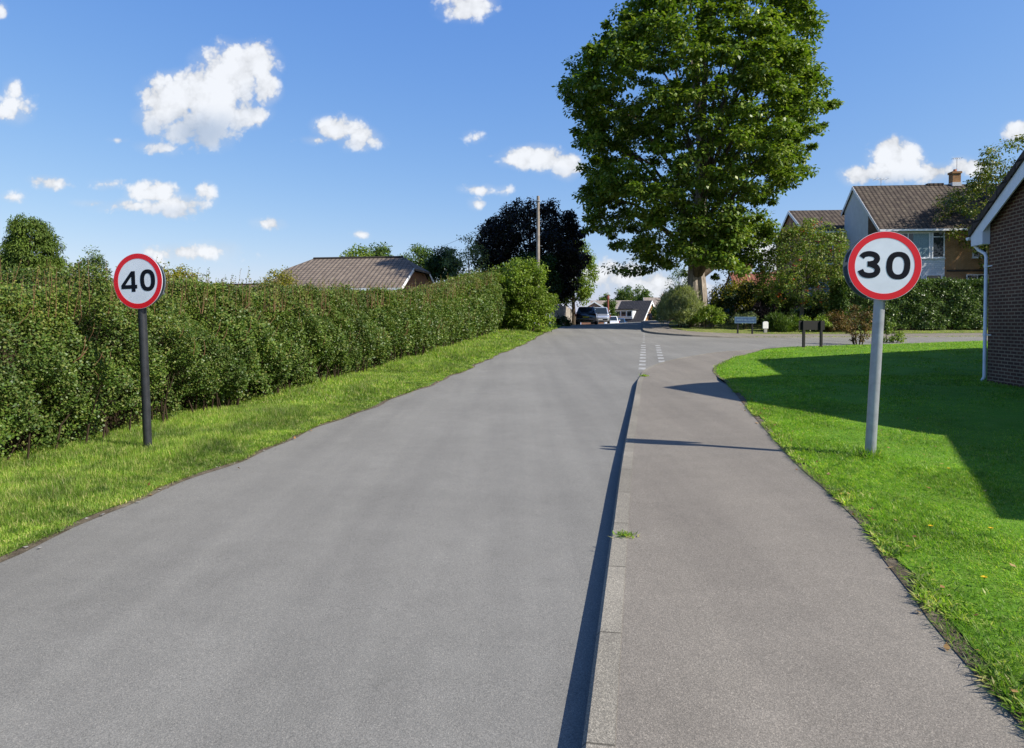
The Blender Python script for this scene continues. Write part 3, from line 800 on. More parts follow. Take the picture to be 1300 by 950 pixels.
# ------------------------------------------------------------------ speed signs
def stroke(pts, w, y0, y1, n=10):
    c = catmull(pts, .012); t = unit(np.gradient(c, axis=0)); nn = np.column_stack([-t[:, 1], t[:, 0]])
    a, b = c + nn * w / 2, c - nn * w / 2; m = MB(); k = len(c)
    vs = [(p[0], y, p[1]) for y in (y0, y1) for arr in (a, b) for p in arr]
    fs = []
    for i in range(k - 1):
        fs += [(i, i + 1, k + i + 1, k + i), (2 * k + i + 1, 2 * k + i, 3 * k + i, 3 * k + i + 1), (i + 1, i, 2 * k + i, 2 * k + i + 1), (k + i, k + i + 1, 3 * k + i + 1, 3 * k + i)]
    fs += [(0, k, 3 * k, 2 * k), (k - 1, 3 * k - 1, 4 * k - 1, 2 * k - 1)]
    return m.add(vs, fs)
def speed_sign(label, loc, lean, D, hc, pole_mat, pole_r, digits, turn, gap, back):
    t = thing('speed_limit_sign', label, 'road sign', loc, 0, 'speed limit signs on poles')
    t.rotation_euler = (0, lean, rad(turn))
    b = MB(); b.tube([(0, 0, -.4), (0, 0, hc + D * .36)], pole_r, 24); b.build('pole', pole_mat, t, smooth=True, uv=False)
    b = MB(); b.tube([(0, 0, hc + D * .36), (0, 0, hc + D * .36 + .012)], pole_r + .003, 24); b.build('pole_cap', 'trim', t, smooth=True, uv=False)
    yf = -pole_r - gap
    b = MB(); b.disc((0, hc), D / 2, yf, yf + .004); fp = b.build('front_plate', 'sign_white', t, uv=False)
    b = MB(); b.ring((0, hc), (D / 2 - .004,) * 2, (D * .405,) * 2, yf - .0015, yf - .0004); b.build('red_border', 'sign_red', fp, uv=False)
    b = MB(); b.ring((0, hc), (D / 2,) * 2, (D / 2 - .012,) * 2, yf + .004, yf + .016); b.build('plate_rim', 'plate_back', fp, uv=False)
    for i, dgt in enumerate(digits):
        y0, y1 = yf - .0016, yf - .0004
        if dgt == '0':
            cx = .204 if digits[0] == '4' else .184
            hw, hh = (.152, .194) if digits[0] == '4' else (.162, .2)
            # a slightly squared oval
            m = MB(); n = 72
            def oval(sc_x, sc_z):
                o = []
                for k in range(n):
                    c_, s_ = math.cos(2 * PI * k / n), math.sin(2 * PI * k / n)
                    e = 2 / 2.35
                    o.append((cx * D + D * sc_x * math.copysign(abs(c_) ** e, c_), hc + D * .008 + D * sc_z * math.copysign(abs(s_) ** e, s_)))
                return o
            A, B = oval(hw, hh), oval(hw - .083, hh - .072)
            vs = [(p[0], y, p[1]) for y in (y0, y1) for arr in (A, B) for p in arr]
            fs = []
            for k in range(n):
                j = (k + 1) % n
                fs += [(k, j, n + j, n + k), (2 * n + j, 2 * n + k, 3 * n + k, 3 * n + j), (j, k, 2 * n + k, 2 * n + j), (n + k, n + j, 3 * n + j, 3 * n + k)]
            m.add(vs, fs)
        elif dgt == '4':
            m = MB()
            def S(p): return [(D * a, y0, hc + D * c) for a, c in p]
            # one outline with the counter cut through by splitting into convex pieces
            m.prism(S([(-.337, -.131), (-.013, -.131), (-.013, -.063), (-.337, -.063)]), (0, .0011, 0))
            m.prism(S([(-.128, -.188), (-.050, -.188), (-.050, -.1311), (-.128, -.1311)]), (0, .0011, 0))
            m.prism(S([(-.128, -.0629), (-.050, -.0629), (-.050, .183), (-.128, .183)]), (0, .0011, 0))
            m.prism(S([(-.337, -.0629), (-.255, -.0629), (-.1281, .088), (-.1281, .183)]), (0, .0011, 0))
        else:
            w = .078 * D
            up = [(-.318, .108), (-.285, .148), (-.21, .165), (-.135, .145), (-.105, .095), (-.135, .04), (-.20, .018), (-.232, .016)]
            lo = [(-.232, .0145), (-.19, .013), (-.115, -.022), (-.092, -.078), (-.125, -.132), (-.21, -.152), (-.29, -.13), (-.325, -.075)]
            m = stroke([(a * D, hc + D * (c + .004)) for a, c in up], w, y0, y1)
            m2 = stroke([(a * D, hc + D * (c + .004)) for a, c in lo], w, y0 - .0006, y1 - .0003)
            m.add(m2.v, m2.f)
        m.build('numeral', 'sign_black', fp, uv=False)
    yb = pole_r + gap
    b = MB(); b.disc((0, hc), D * back, yb, yb + .004); bp = b.build('back_plate', 'plate_back', t, uv=False)
    b = MB(); b.ring((0, hc), (D * back,) * 2, (D * back - .012,) * 2, yb - .012, yb); b.build('plate_rim', 'plate_back', bp, uv=False)
    for dz in (-.22, .22):
        b = MB(); b.box(-D * .40, D * .40, yf + .004, yf + min(.026, gap * .9), hc + D * dz - .02, hc + D * dz + .02); b.build('stiffening_channel', 'galv', fp)
        b = MB(); b.box(-D * .40, D * .40, yb - min(.026, gap * .9), yb, hc + D * dz - .02, hc + D * dz + .02); b.build('stiffening_channel', 'galv', bp)
        b = MB(); b.ring((0, 0), (pole_r + min(.012, gap * .7),) * 2, (pole_r + .0005,) * 2, -.018, .018, 24)
        o = b.build('clip', 'galv', t, smooth=True, uv=False); o.rotation_euler = (rad(90), 0, 0); o.location = (0, 0, hc + D * dz)
    return t
speed_sign('round red ringed 40 speed limit sign on a leaning black pole by the hedge', (-4.36, 8.15, h1(-4.36, 8.15) + .03), rad(-1.9), .66, 2.07, 'black_paint', .048, '40', -11.0, .006, .44)
speed_sign('round red ringed 30 speed limit sign on a grey steel pole in the lawn', (3.98, 7.56, h1(3.98, 7.56) + .13), rad(2.6), .75, 2.11, 'galv', .057, '30', -9.5, .03, .5)

# ------------------------------------------------------------------ street name boards
def text_mesh(name, body, size, mat, parent, loc, width=None):
    cu = bpy.data.curves.new('lettering', 'FONT'); cu.body = body; cu.size = size; cu.align_x = 'CENTER'; cu.align_y = 'CENTER'; cu.extrude = .002; cu.offset = size * .012
    o = bpy.data.objects.new('lettering_curve', cu); COL.objects.link(o)
    bpy.context.view_layer.update()
    me = bpy.data.meshes.new_from_object(o.evaluated_get(bpy.context.evaluated_depsgraph_get()))
    bpy.data.objects.remove(o)
    o = link(name, me, mat, parent); o.location = loc; o.rotation_euler = (rad(90), 0, 0)
    if width:
        xs = [v.co.x for v in me.vertices]; k = width / (max(xs) - min(xs))
        for v in me.vertices: v.co.x *= k
    return o
t = thing('street_name_sign', 'dark blue street name board with pale lettering on two black posts', 'street sign', (14.05, 41.15, h1(14.05, 41.15) + .05), rad(4))
for x in (-.45, .45):
    b = MB(); b.box(x - .045, x + .045, 0.0, .06, -.3, .98); b.build('post', 'board_black', t)
b = MB(); b.box(-.66, .66, -.025, 0, .66, 1.04); bd = b.build('board', 'board_blue', t)
b = MB()
b.box(-.66, .66, -.032, -.0252, 1.01, 1.04); b.box(-.66, .66, -.032, -.0252, .66, .69); b.box(-.66, -.635, -.032, -.0252, .69, 1.01); b.box(.635, .66, -.032, -.0252, .69, 1.01)
b.build('border', 'board_text', bd)
text_mesh('lettering', 'WHITE HILL CLOSE', .2, 'board_text', bd, (0, -.028, .845), 1.12)
t = thing('street_name_sign', 'plain black back of a street name board standing at the lawn corner', 'street sign', (12.45, 28.35, h1(12.45, 28.35) + .03), rad(14))
for x in (-.42, .42):
    b = MB(); b.box(x - .05, x + .05, -.07, 0, -.3, 1.12); b.build('post', 'board_black', t)
b = MB(); b.box(-.62, .62, 0.001, .03, .74, 1.12); b.build('board', 'board_black', t)
t = thing('marker_post', 'small white marker plate on a short concrete post before the shrubs', 'marker post', (15.75, 42.4, h1(15.75, 42.4) + .04), rad(4))
b = MB(); b.box(-.10, .10, 0, .12, -.2, .3); b.build('post', 'concrete', t, bevel=.01)
b = MB(); b.prism([(-.17, 0, .28), (.17, 0, .28), (.17, 0, .66), (.10, 0, .72), (-.10, 0, .72), (-.17, 0, .66)], (0, .08, 0)); b.build('plate', 'marker', t)

# ------------------------------------------------------------------ brick bungalow on the right
C0 = np.array([10.66, 15.3]); dg = unit(np.array([-.143, -.99])); rot = math.atan2(dg[1], dg[0])
gz = h1(10.6, 15.3) + .1
bg = thing('brick_bungalow', 'dark brown brick bungalow gable with white bargeboard at the right edge', 'house', (C0[0], C0[1], gz), rot)
W_, apex, sl = 7.7, 6.62 - gz, .63
ridge = W_ / 2
def rz_(x): return apex - sl * abs(x - ridge)
th = .16
b = MB(); D_ = 11
b.poly((0, 0, -.3), (0, 0, rz_(0) - th), (ridge, 0, apex - th), (W_, 0, rz_(W_) - th), (W_, 0, -.3))
b.poly((0, D_, -.3), (0, 0, -.3)[:1] + (0, -.3), (0, 0, rz_(0) - th), (0, D_, rz_(0) - th))
b.poly((W_, 0, -.3), (W_, D_, -.3), (W_, D_, rz_(W_) - th), (W_, 0, rz_(W_) - th))
b.poly((0, D_, -.3), (0, D_, rz_(0) - th), (ridge, D_, apex - th), (W_, D_, rz_(W_) - th), (W_, D_, -.3))
b.build('wall', 'dark_brick', bg)
b = MB()
for sgn in (-1, 1):
    xe = ridge + sgn * (ridge + .5)
    q = [(ridge, -.2, apex - th + .003), (ridge, D_ + .2, apex - th + .003), (xe, D_ + .2, rz_(xe) - th + .003), (xe, -.2, rz_(xe) - th + .003)]
    b.hexa(q + [(a, y, z + th) for a, y, z in q])
b.build('roof', 'brown_tile', bg)
# bargeboards with boxed ends
for sgn in (-1, 1):
    xe = ridge + sgn * (ridge + .46)
    z0, z1 = rz_(xe) - th - .002, apex - th - .002
    b = MB(); b.prism([(xe, -.16, z0), (ridge, -.16, z1), (ridge, -.16, z1 - .42), (xe - sgn * .02, -.16, z0 - .24)], (0, .03, 0))
    b.prism([(xe - sgn * .02, -.161, z0 - .235), (xe - sgn * .02, -.161, z0 - .02), (xe - sgn * .50, -.161, z0 + .26), (xe - sgn * .50, -.161, z0 - .235)], (0, .155, 0))
    b.build('bargeboard', 'white_plastic', bg)
    b = MB(); b.box(min(xe, xe + sgn * .02), max(xe, xe + sgn * .02), -.12, D_, z0 - .2, z0 - .01); b.build('fascia', 'white_plastic', bg)
    b = MB(); gx_ = xe + sgn * .08
    n = 8; pr = [(gx_ + .065 * math.cos(PI + PI * k / n), -.20, z0 - .02 + .07 * math.sin(PI + PI * k / n)) for k in range(n + 1)]
    b.prism(pr, (0, D_ + .2, 0)); b.build('gutter', 'white_plastic', bg)
xe = -.46; z0 = rz_(xe) - th
b = MB(); b.tube([(xe - .08, -.08, z0 - .07), (xe - .08, -.08, z0 - .16), (xe + .12, -.04, z0 - .34), (-.12, -.02, z0 - .44), (-.075, -.02, z0 - .52), (-.075, -.02, .12), (-.11, -.06, .02)], .036, 12)
dp = b.build('downpipe', 'white_plastic', bg, smooth=True, uv=False)
for z in (z0 - .75, 1.05):
    b = MB(); b.tube([(-.075, -.02, z), (-.075, -.02, z + .05)], .046, 12); b.box(-.075, .14, -.012, .0, z + .01, z + .03); b.build('bracket', 'white_plastic', dp, uv=False)
# unseen blocks added beyond the frame, shaped to cast straight-edged shade on the lawn
Minv = Matrix.Translation((C0[0], C0[1], gz)) @ Matrix.Rotation(rot, 4, 'Z'); Minv = Minv.inverted()
def loc_(p): return tuple(Minv @ Vector(p))
def shade_block(pts, z, name_w, name_r):
    b = MB(); zl = z - gz; q = [loc_((p[0], p[1], 0)) for p in pts]
    cx = sum(p[0] for p in q) / len(q); cy = sum(p[1] for p in q) / len(q)
    inn = [(cx + (p[0] - cx) * .96, cy + (p[1] - cy) * .96) for p in q]
    b.prism([(p[0], p[1], -.4) for p in inn], (0, 0, zl + .4 - .2)); b.build(name_w, 'dark_brick', bg)
    b = MB(); b.prism([(p[0], p[1], zl - .2) for p in q], (0, 0, .2)); b.build(name_r, 'dark_fascia', bg)
shade_block([(9.9, 7.9), (7.8, 3.6), (13.5, .9), (15.4, 5.5)], 3.95, 'side_shade_block', 'side_shade_block_roof')
shade_block([(14.9, 19.2), (25.5, 24.8), (29.0, 17.0), (13.9, 13.9)], 7.0, 'rear_shade_block', 'rear_shade_block_roof')

# ------------------------------------------------------------------ house helpers (local frame: front wall on y=0 looking to -y)
def gable_shell(t, w, d, zf, rp, zr, zb, wall, roof, over=.35, verge=.15, barge=None, th=.14, bh=.28):
    b = MB()
    b.poly((0, 0, -1), (w, 0, -1), (w, 0, zf), (0, 0, zf))
    b.poly((0, d, -1), (0, d, zb), (w, d, zb), (w, d, -1))
    for x in (0, w):
        q = [(x, 0, -1), (x, 0, zf), (x, rp, zr), (x, d, zb), (x, d, -1)]
        b.poly(*(q if x == 0 else q[::-1]))
    wl = b.build('wall', wall, t)
    sf = (zr - zf) / rp; sb_ = (zr - zb) / (d - rp)
    b = MB()
    for ye, ze in ((-over, zf - sf * over), (d + over, zb - sb_ * over)):
        q = [(-verge, rp, zr + .01), (w + verge, rp, zr + .01), (w + verge, ye, ze + .01), (-verge, ye, ze + .01)]
        b.hexa(q + [(x, y, z + th) for x, y, z in q])
    rf = b.build('roof', roof, t)
    if barge:
        for x in (-verge - .03, w + verge):
            b = MB(); b.prism([(x, -over, zf - sf * over + th), (x, rp, zr + th), (x, rp, zr + th - bh), (x, -over, zf - sf * over + th - bh)], (.03, 0, 0))
            b.prism([(x, d + over, zb - sb_ * over + th), (x, rp + .001, zr + th), (x, rp + .001, zr + th - bh), (x, d + over, zb - sb_ * over + th - bh)], (.03, 0, 0))
            b.build('bargeboard', barge, t)
        b = MB(); b.box(-verge, w + verge, -over - .09, -over - .002, zf - sf * over - .02, zf - sf * over + .12); b.build('gutter', barge, t)
    return wl, rf
def window(t, x0, x1, z0, z1, y=0, mull=0, frame='white_paint', curtain=False, glass='glass', transom=False):
    b = MB(); f = .07
    b.box(x0, x1, y - .06, y - .012, z0, z0 + f); b.box(x0, x1, y - .06, y - .012, z1 - f, z1)
    b.box(x0, x0 + f, y - .06, y - .012, z0 + f, z1 - f); b.box(x1 - f, x1, y - .06, y - .012, z0 + f, z1 - f)
    for k in range(mull):
        xm = x0 + (x1 - x0) * (k + 1) / (mull + 1); b.box(xm - .035, xm + .035, y - .059, y - .013, z0 + f, z1 - f)
    if transom: b.box(x0 + f, x1 - f, y - .058, y - .014, z1 - .42, z1 - .36)
    o = b.build('window', frame, t)
    b = MB(); b.poly((x0 + f, y - .028, z0 + f), (x1 - f, y - .028, z0 + f), (x1 - f, y - .028, z1 - f), (x0 + f, y - .028, z1 - f)); b.build('pane', glass, o)
    b = MB(); b.box(x0 - .05, x1 + .05, y - .11, y - .003, z0 - .06, z0 - .003); b.build('sill', frame, o)
    if curtain:
        b = MB()
        for c0, c1 in ((x0 + f, x0 + (x1 - x0) * .40), (x0 + (x1 - x0) * .62, x1 - f)):
            n = 14
            for k in range(n):
                a, c = c0 + (c1 - c0) * k / n, c0 + (c1 - c0) * (k + 1) / n
                ya, yc = y - .031 - .008 * (k % 2), y - .031 - .008 * ((k + 1) % 2)
                b.poly((a, ya, z0 + f), (c, yc, z0 + f), (c, yc, z1 - f), (a, ya, z1 - f))
        b.build('curtain', 'curtain', o)
    return o
def chimney(t, x, y, z, h, mat='orange_brick', w=.6, d=.6, pots=1):
    b = MB(); b.box(x - w / 2, x + w / 2, y - d / 2, y + d / 2, z - .6, z + h); b.box(x - w / 2 - .06, x + w / 2 + .06, y - d / 2 - .06, y + d / 2 + .06, z + h - .12, z + h + .04)
    c = b.build('chimney', mat, t)
    b = MB(); b.box(x - w / 2 - .04, x + w / 2 + .04, y - d / 2 - .045, y + d / 2 + .045, z - .15, z + .14); b.build('flashing', 'lead', c)
    for k in range(pots):
        b = MB(); px_ = x + (k - (pots - 1) / 2) * .3; b.tube([(px_, y, z + h + .03), (px_, y, z + h + .25)], [.13, .11], 10); b.build('pot', 'chimney_pot', c, uv=False)
    return c
def aerial(t, x, y, z0, z1, n=5, ln=.7):
    b = MB(); b.tube([(x, y, z0), (x, y, z1)], .02, 6); b.tube([(x - ln / 2, y - .1, z1 - .1), (x + ln / 2, y + .1, z1 - .05)], .015, 6)
    for k in range(n):
        f = k / (n - 1) - .5; b.tube([(x + ln * f, y - .3 + .2 * f, z1 - .075 + .05 * f), (x + ln * f, y + .3 + .2 * f, z1 - .075 + .05 * f)], .01, 5)
    b.build('aerial', 'metal', t, uv=False)

# white gabled house
rotA = rad(-5)
zA = 2.9
hA = thing('gabled_house', 'two storey house with brown tiled roof, white end gable and white panel front', 'house', (26.75, 50.0, zA), rotA)
zf, zr, zb = 8.72 - zA, 12.45 - zA, 10.95 - zA
wl, rf = gable_shell(hA, 11.5, 6.3, zf, 4.45, zr, zb, 'orange_brick', 'brown_tile', over=.4, verge=.12, barge='white_paint')
# left gable: white panel at the back, brown brick strip to the front
b = MB(); b.poly((-.02, 1.75, -1), (-.02, 6.25, -1), (-.02, 6.25, zb - .02), (-.02, 4.45, zr - .03), (-.02, 1.75, zf + (zr - zf) * 1.75 / 4.45 - .03))
b.v = [v for v in b.v]; b.f = [f[::-1] for f in b.f]; b.build('white_gable_panel', 'white_render', hA)
b = MB(); b.poly((-.015, 0.02, -1), (-.015, 1.745, -1), (-.015, 1.745, zf + (zr - zf) * 1.745 / 4.45 - .03), (-.015, .02, zf - .01)); b.f = [f[::-1] for f in b.f]; b.build('gable_brickwork', 'brown_brick', hA)
b = MB(); b.box(0.05, 4.6, -.035, -.003, -.5, zf - .30); b.build('white_front_panel', 'white_tiles', hA)
window(hA, .5, 3.55, 6.45 - zA, 8.30 - zA, -.036, 1, curtain=True)
window(hA, 3.7, 4.55, 6.45 - zA, 8.36 - zA, -.036, 0, transom=True)
window(hA, .5, 3.0, 3.3 - zA, 5.25 - zA, -.036, 2)
window(hA, 3.3, 4.4, 3.3 - zA, 5.25 - zA, -.036, 0)
window(hA, 6.5, 7.5, 6.45 - zA, 7.95 - zA, 0, 0)
window(hA, 6.1, 7.6, 3.9 - zA, 5.25 - zA, 0, 1, transom=True)
b = MB(); b.box(4.75, 11.3, -.04, -.003, 5.45 - zA, 5.6 - zA); b.build('brown_band', 'dark_fascia', hA)
chimney(hA, 7.6, 4.5, zr + .12, .95)
b = MB(); b.box(5.5, 6.7, 4.3, 4.7, zr + .1, zr + .24); b.build('ridge_cap', 'brown_tile', hA)
aerial(hA, 7.85, 4.7, zr + .9, zr + 2.3)
aerial(hA, 2.1, 4.6, zr, zr + .75, 4, 1.0)

# brick house partly hidden by the rowan
zB = 2.6
hB = thing('brick_house', 'brick house with brown tiled roof half hidden behind the rowan tree', 'house', (24.2, 56.5, zB), rotA)
gable_shell(hB, 7, 8, 9.3 - zB, 4, 11.5 - zB, 9.3 - zB, 'red_brick', 'brown_tile', barge='white_paint')
window(hB, .8, 2.2, 6.6 - zB, 8.2 - zB, 0, 1); window(hB, 3.2, 4.6, 6.6 - zB, 8.2 - zB, 0, 1)
b = MB(); b.box(.2, 3.0, -.9, -.003, -.3, 2.5); b.build('porch', 'blue_paint', hB)
window(hB, .35, 1.2, .1, 2.2, -.905, 0, 'blue_paint'); window(hB, 1.75, 2.75, .1, 2.2, -.905, 1, 'blue_paint')

# red roofed house between lime and rowan
zC = 2.3
hC = thing('red_roofed_house', 'cream house with red tiled roof and brick chimney beyond the lime tree', 'house', (23.5, 71, zC), rotA)
gable_shell(hC, 7, 7, 4.8 - zC, 3.5, 7.1 - zC, 4.8 - zC, 'white_render', 'red_tile')
chimney(hC, 1.8, 3.6, 7.1 - zC, .9, 'red_brick', .8, .6, 2)
window(hC, 1, 2.5, .8, 2.4)

# bungalows behind the hedge on the left: half-hipped end towards the road
def half_hip(label, M_, ln, hw, zr, ze, gz, wall, roof, chim=False):
    """local x runs away from the road along the ridge, y along the road; M_ is the middle of the road-side end"""
    e = Vector((-.985, .17)); t = thing('tiled_bungalow', label, 'house', (M_[0], M_[1], gz), math.atan2(e.y, e.x))
    R_, E_ = zr - gz, ze - gz; k = (R_ - E_) / hw; hh = hw * .42; zh = R_ - k * hh; o = .35
    b = MB()
    for x in (0, ln):
        q = [(x, -hw, -1), (x, hw, -1), (x, hw, E_), (x, hh, zh - .02), (x, -hh, zh - .02), (x, -hw, E_)]
        b.poly(*(q if x else q[::-1]))
    b.poly((0, hw, -1), (0, hw, E_), (ln, hw, E_), (ln, hw, -1)); b.poly((0, -hw, -1), (ln, -hw, -1), (ln, -hw, E_), (0, -hw, E_)); b.build('wall', wall, t)
    b = MB(); ew = hw + o; ez = R_ - k * ew; d = 1.1; th = .12
    for s in (-1, 1):
        q = [(-.3, s * ew, ez), (ln + .3, s * ew, ez), (ln + .3, s * (hh + .15), zh + .0), (ln - d, 0, R_), (d, 0, R_), (-.3, s * (hh + .15), zh)]
        b.prism([(x, y, z + .02) for x, y, z in (q if s < 0 else q[::-1])], (0, 0, th))
    for x, xr_ in ((-.3, d), (ln + .3, ln - d)):
        q = [(x - .1 if x < 1 else x + .1, -(hh + .15), zh - .04), (x - .1 if x < 1 else x + .1, hh + .15, zh - .04), (xr_, 0, R_ + .01)]
        b.prism(q if x > 1 else q[::-1], (0, 0, th + .02))
    b.build('roof', roof, t)
    for x in (-.35, ln + .32):
        for s in (-1, 1):
            b = MB(); b.prism([(x, s * ew, ez + .13), (x, s * (hh + .1), zh + .13), (x, s * (hh + .1), zh - .1), (x, s * ew, ez - .1)], (.03, 0, 0)); b.build('bargeboard', 'white_paint', t)
    for s in (-1, 1):
        b = MB(); b.box(-.3, ln + .3, min(s * ew, s * (ew + .04)), max(s * ew, s * (ew + .04)), ez - .1, ez + .12); b.build('fascia', 'white_paint', t)
    b = MB(); b.tube([(d, 0, R_ + .13), (ln - d, 0, R_ + .13)], .11, 8); b.build('ridge_tiles', roof, t, uv=False)
    if chim: chimney(t, ln * .7, .3, R_, .7, 'red_brick')
    b = MB(); b.tube([(ln * .93, -1.2, R_ - k * 1.4), (ln * .93, -1.2, R_ + .1)], .06, 8); b.build('vent_pipe', 'white_plastic', t, uv=False)
    return t
half_hip('bungalow with a half hipped grey brown tiled roof above the middle of the hedge', (-6.9, 50.0), 9.2, 4.2, 6.42, 4.15, 1.4, 'red_brick', 'grey_tile')
half_hip('low tiled bungalow roof glimpsed through the hedge top right of the 40 sign', (-14.8, 47.0), 17, 4.0, 4.25, 2.7, 1.2, 'red_brick', 'grey_tile')

# ------------------------------------------------------------------ far houses down the hill
def far_house(name, label, loc, rz, w, d, zf, zr, wall, roof, barge='white_paint', rp=None):
    t = thing(name, label, 'house', loc, rz); gable_shell(t, w, d, zf, rp or d / 2, zr, zf, wall, roof, barge=barge, over=.4); return t
# brick gable facing us: ridge runs away, so local x is depth
z = 0.2
t = far_house('brick_gable_house', 'small far brick house with white edged gable behind the parked cars', (15.7, 120, z), rad(-90), 9, 4.6, 3.9, 5.3, 'red_brick', 'pale_tile')
t.location = (17.0, 122, z); t.rotation_euler = (0, 0, rad(84))
# black-roofed chalet: side-on with dormer and white edged right gable
z = -.1
ch = thing('chalet_house', 'far chalet house with black roof, white dormer windows and white edged gable', 'house', (19.3, 131.2, z), rad(-35))
gable_shell(ch, 6.0, 9.0, 1.7, 4.3, 6.0, 1.6, 'white_render', 'dark_tile', over=.5, verge=.25, barge='white_paint', bh=.5)
b = MB(); b.box(.2, 3.9, .6, 3.2, 2.6, 4.35); b.build('dormer', 'white_paint', ch)
for x0, x1 in ((.35, 1.4), (1.5, 2.6), (2.7, 3.75)): window(ch, x0, x1, 3.05, 4.15, .6, 0)
b = MB(); b.box(0, 4.2, .3, 3.3, 4.36, 4.5); b.build('dormer_roof', 'dark_tile', ch)
b = MB(); b.poly((6.02, .6, 1.8), (6.02, 8.2, 1.8), (6.02, 4.3, 5.7)); b.build('gable_cladding', 'orange_brick', ch)
z = 0
far_house('terraced_house', 'far row roof in grey tiles behind the tall garden hedge', (19.5, 168, z), rad(-5), 10, 8, 4.8, 7.2, 'white_render', 'pale_tile')
t = far_house('terraced_house', 'far house with pinkish grey roof right of the black roofed chalet', (31.0, 158, z), rad(-4), 11, 8, 4.2, 7.6, 'red_brick', 'pale_tile')
chimney(t, 4.5, 4, 7.6, .8, 'orange_brick'); window(t, 2, 4, 2, 3.6)
b = MB(); b.tube([(0, 0, -.5), (0, 0, 5.6)], [.22, .18], 10); b.tube([(0, 0, 5.6), (0, 0, 6.2)], [.3, .22], 10)
o = b.build('reddish_pole', 'rust_pole', uv=False); o.location = (16.7, 119, h1(16.7, 119)); tag(o, 'thin red brown pole standing before the far tall hedge', 'pole')

# ------------------------------------------------------------------ fence, telegraph pole
fy = np.arange(49, 71, 1.8)
ft = thing('wooden_fence', 'weathered grey close boarded wooden fence beyond the hedge end', 'fence', (float(xl(49)) - .7, 49, h1(2.8, 49)))
fo_ = np.array(ft.location)
for i in range(len(fy) - 1):
    a = np.array([xl(fy[i]) - .7, fy[i]]); c = np.array([xl(fy[i + 1]) - .7, fy[i + 1]]); b = MB()
    for k in range(12):
        p, q = a + (c - a) * k / 12, a + (c - a) * (k + .93) / 12; zz = h1(*p); n_ = .02 * (k % 2)
        b.hexa([tuple(np.array(v) - fo_) for v in [(p[0], p[1], zz + .03), (p[0] + .025, p[1], zz + .03), (q[0] + .025, q[1], zz + .03), (q[0], q[1], zz + .03),
               (p[0] + n_, p[1], zz + 1.6), (p[0] + .025 + n_, p[1], zz + 1.6), (q[0] + .025 + n_, q[1], zz + 1.6), (q[0] + n_, q[1], zz + 1.6)]])
    b.build('board_panel', 'fence_wood', ft)
    b = MB(); zz = h1(*a); x_, y_ = a - fo_[:2]; b.box(x_ - .12, x_ - .02, y_ - .05, y_ + .05, zz - .3 - fo_[2], zz + 1.7 - fo_[2]); b.build('post', 'fence_wood', ft)
px_, py_ = 1.62, 42.6
tp = thing('telegraph_pole', 'tall weathered wooden telegraph pole rising behind the hedge end shrub', 'pole', (px_, py_, h1(px_, py_)))
ht_ = 9.62 - h1(px_, py_)
b = MB(); b.tube([(0, 0, -.5), (0, 0, ht_)], [.14, .09], 14); b.build('shaft', 'pole_wood', tp, smooth=True, uv=False)
b = MB(); b.tube([(0, 0, ht_ - .35), (0, 0, ht_ - .28)], .15, 12); b.box(-.04, .04, -.16, .16, ht_ - .34, ht_ - .29); b.build('cable_bracket', 'galv', tp, uv=False)
for k in range(6):
    zz = 3 + k * .75; b = MB(); s = 1 if k % 2 else -1; b.tube([(s * .1, 0, zz), (s * .28, 0, zz)], .012, 6); b.build('step_iron', 'galv', tp, uv=False)
b = MB(); A_ = Vector((px_, py_, 9.35)); B_ = Vector((-9.0, 50.5, 6.2)); n = 24; pts = []
for k in range(n + 1):
    f = k / n; p = A_.lerp(B_, f); p.z -= .5 * 4 * f * (1 - f) * .8; pts.append(p - A_)
b.tube(pts, .009, 5); o = b.build('overhead_cable', 'cable', uv=False); o.location = A_; tag(o, 'thin black cable running from the pole top to the left bungalow', 'cable')

# ------------------------------------------------------------------ trees and shrubs
lime_env_px = [(362, 872, 922), (345, 850, 955), (322, 800, 975), (305, 770, 985), (285, 752, 996), (262, 740, 1004), (240, 730, 1018), (205, 724, 1026), (165, 717, 1042), (130, 714, 1046), (95, 718, 1040), (60, 742, 1034), (30, 768, 1032), (0, 800, 1026), (-35, 830, 1000), (-60, 860, 960), (-75, 890, 930)]
TZ = 48.0; tb = (13.35, TZ, h1(13.35, TZ) - .05)
def px2env(rows, Z, bx, bz):
    return sorted([(1.75 + (410 - r[0]) * Z / 867 - bz, (r[1] - 650) * Z / 867 - bx, (r[2] - 650) * Z / 867 - bx) for r in rows])
env = px2env([(r[0], 882 + (r[1] - 882) * .93, 880 + (r[2] - 880) * .90) for r in lime_env_px], TZ, tb[0], tb[2])
ex = []
for px, py, dy in ((800, 343, 2), (812, 338, 2.5), (790, 336, 3), (824, 340, 3), (838, 334, 3), (1008, 150, 0), (1018, 146, 1), (1026, 150, .5), (1012, 172, 0)):
    ex.append(((px - 650) * TZ / 867 - tb[0], dy, 1.75 + (410 - py) * TZ / 867 - tb[2]))
r_ = np.random.default_rng(44)
ex += [(r_.uniform(-2.8, 1.3), r_.uniform(-5.2, -4.1), r_.uniform(3.3, 7.6)) for k in range(34)]
ex += [(r_.uniform(.8, 5.4), r_.uniform(2.4, 5), r_.uniform(4.6, 8.5)) for k in range(46)]
tree('lime_tree', 'huge full crowned green lime tree with ridged pale trunk at the junction', tb, env, 'lime', 'bark', .66, 1000, .92, 150, .245, 41, aspect=.74, flat=1.5,
     sun_gap=(-3.0, 2.0, 4.6), droop=.30, inner=.5, rough=.19, sprays=220, squash=.42, limbs=34, trunk_top=20, crown_base=3.2, flare=1.6, extra=ex, flute=.09)
def T(px, Z): return (px - 650) * Z / 867
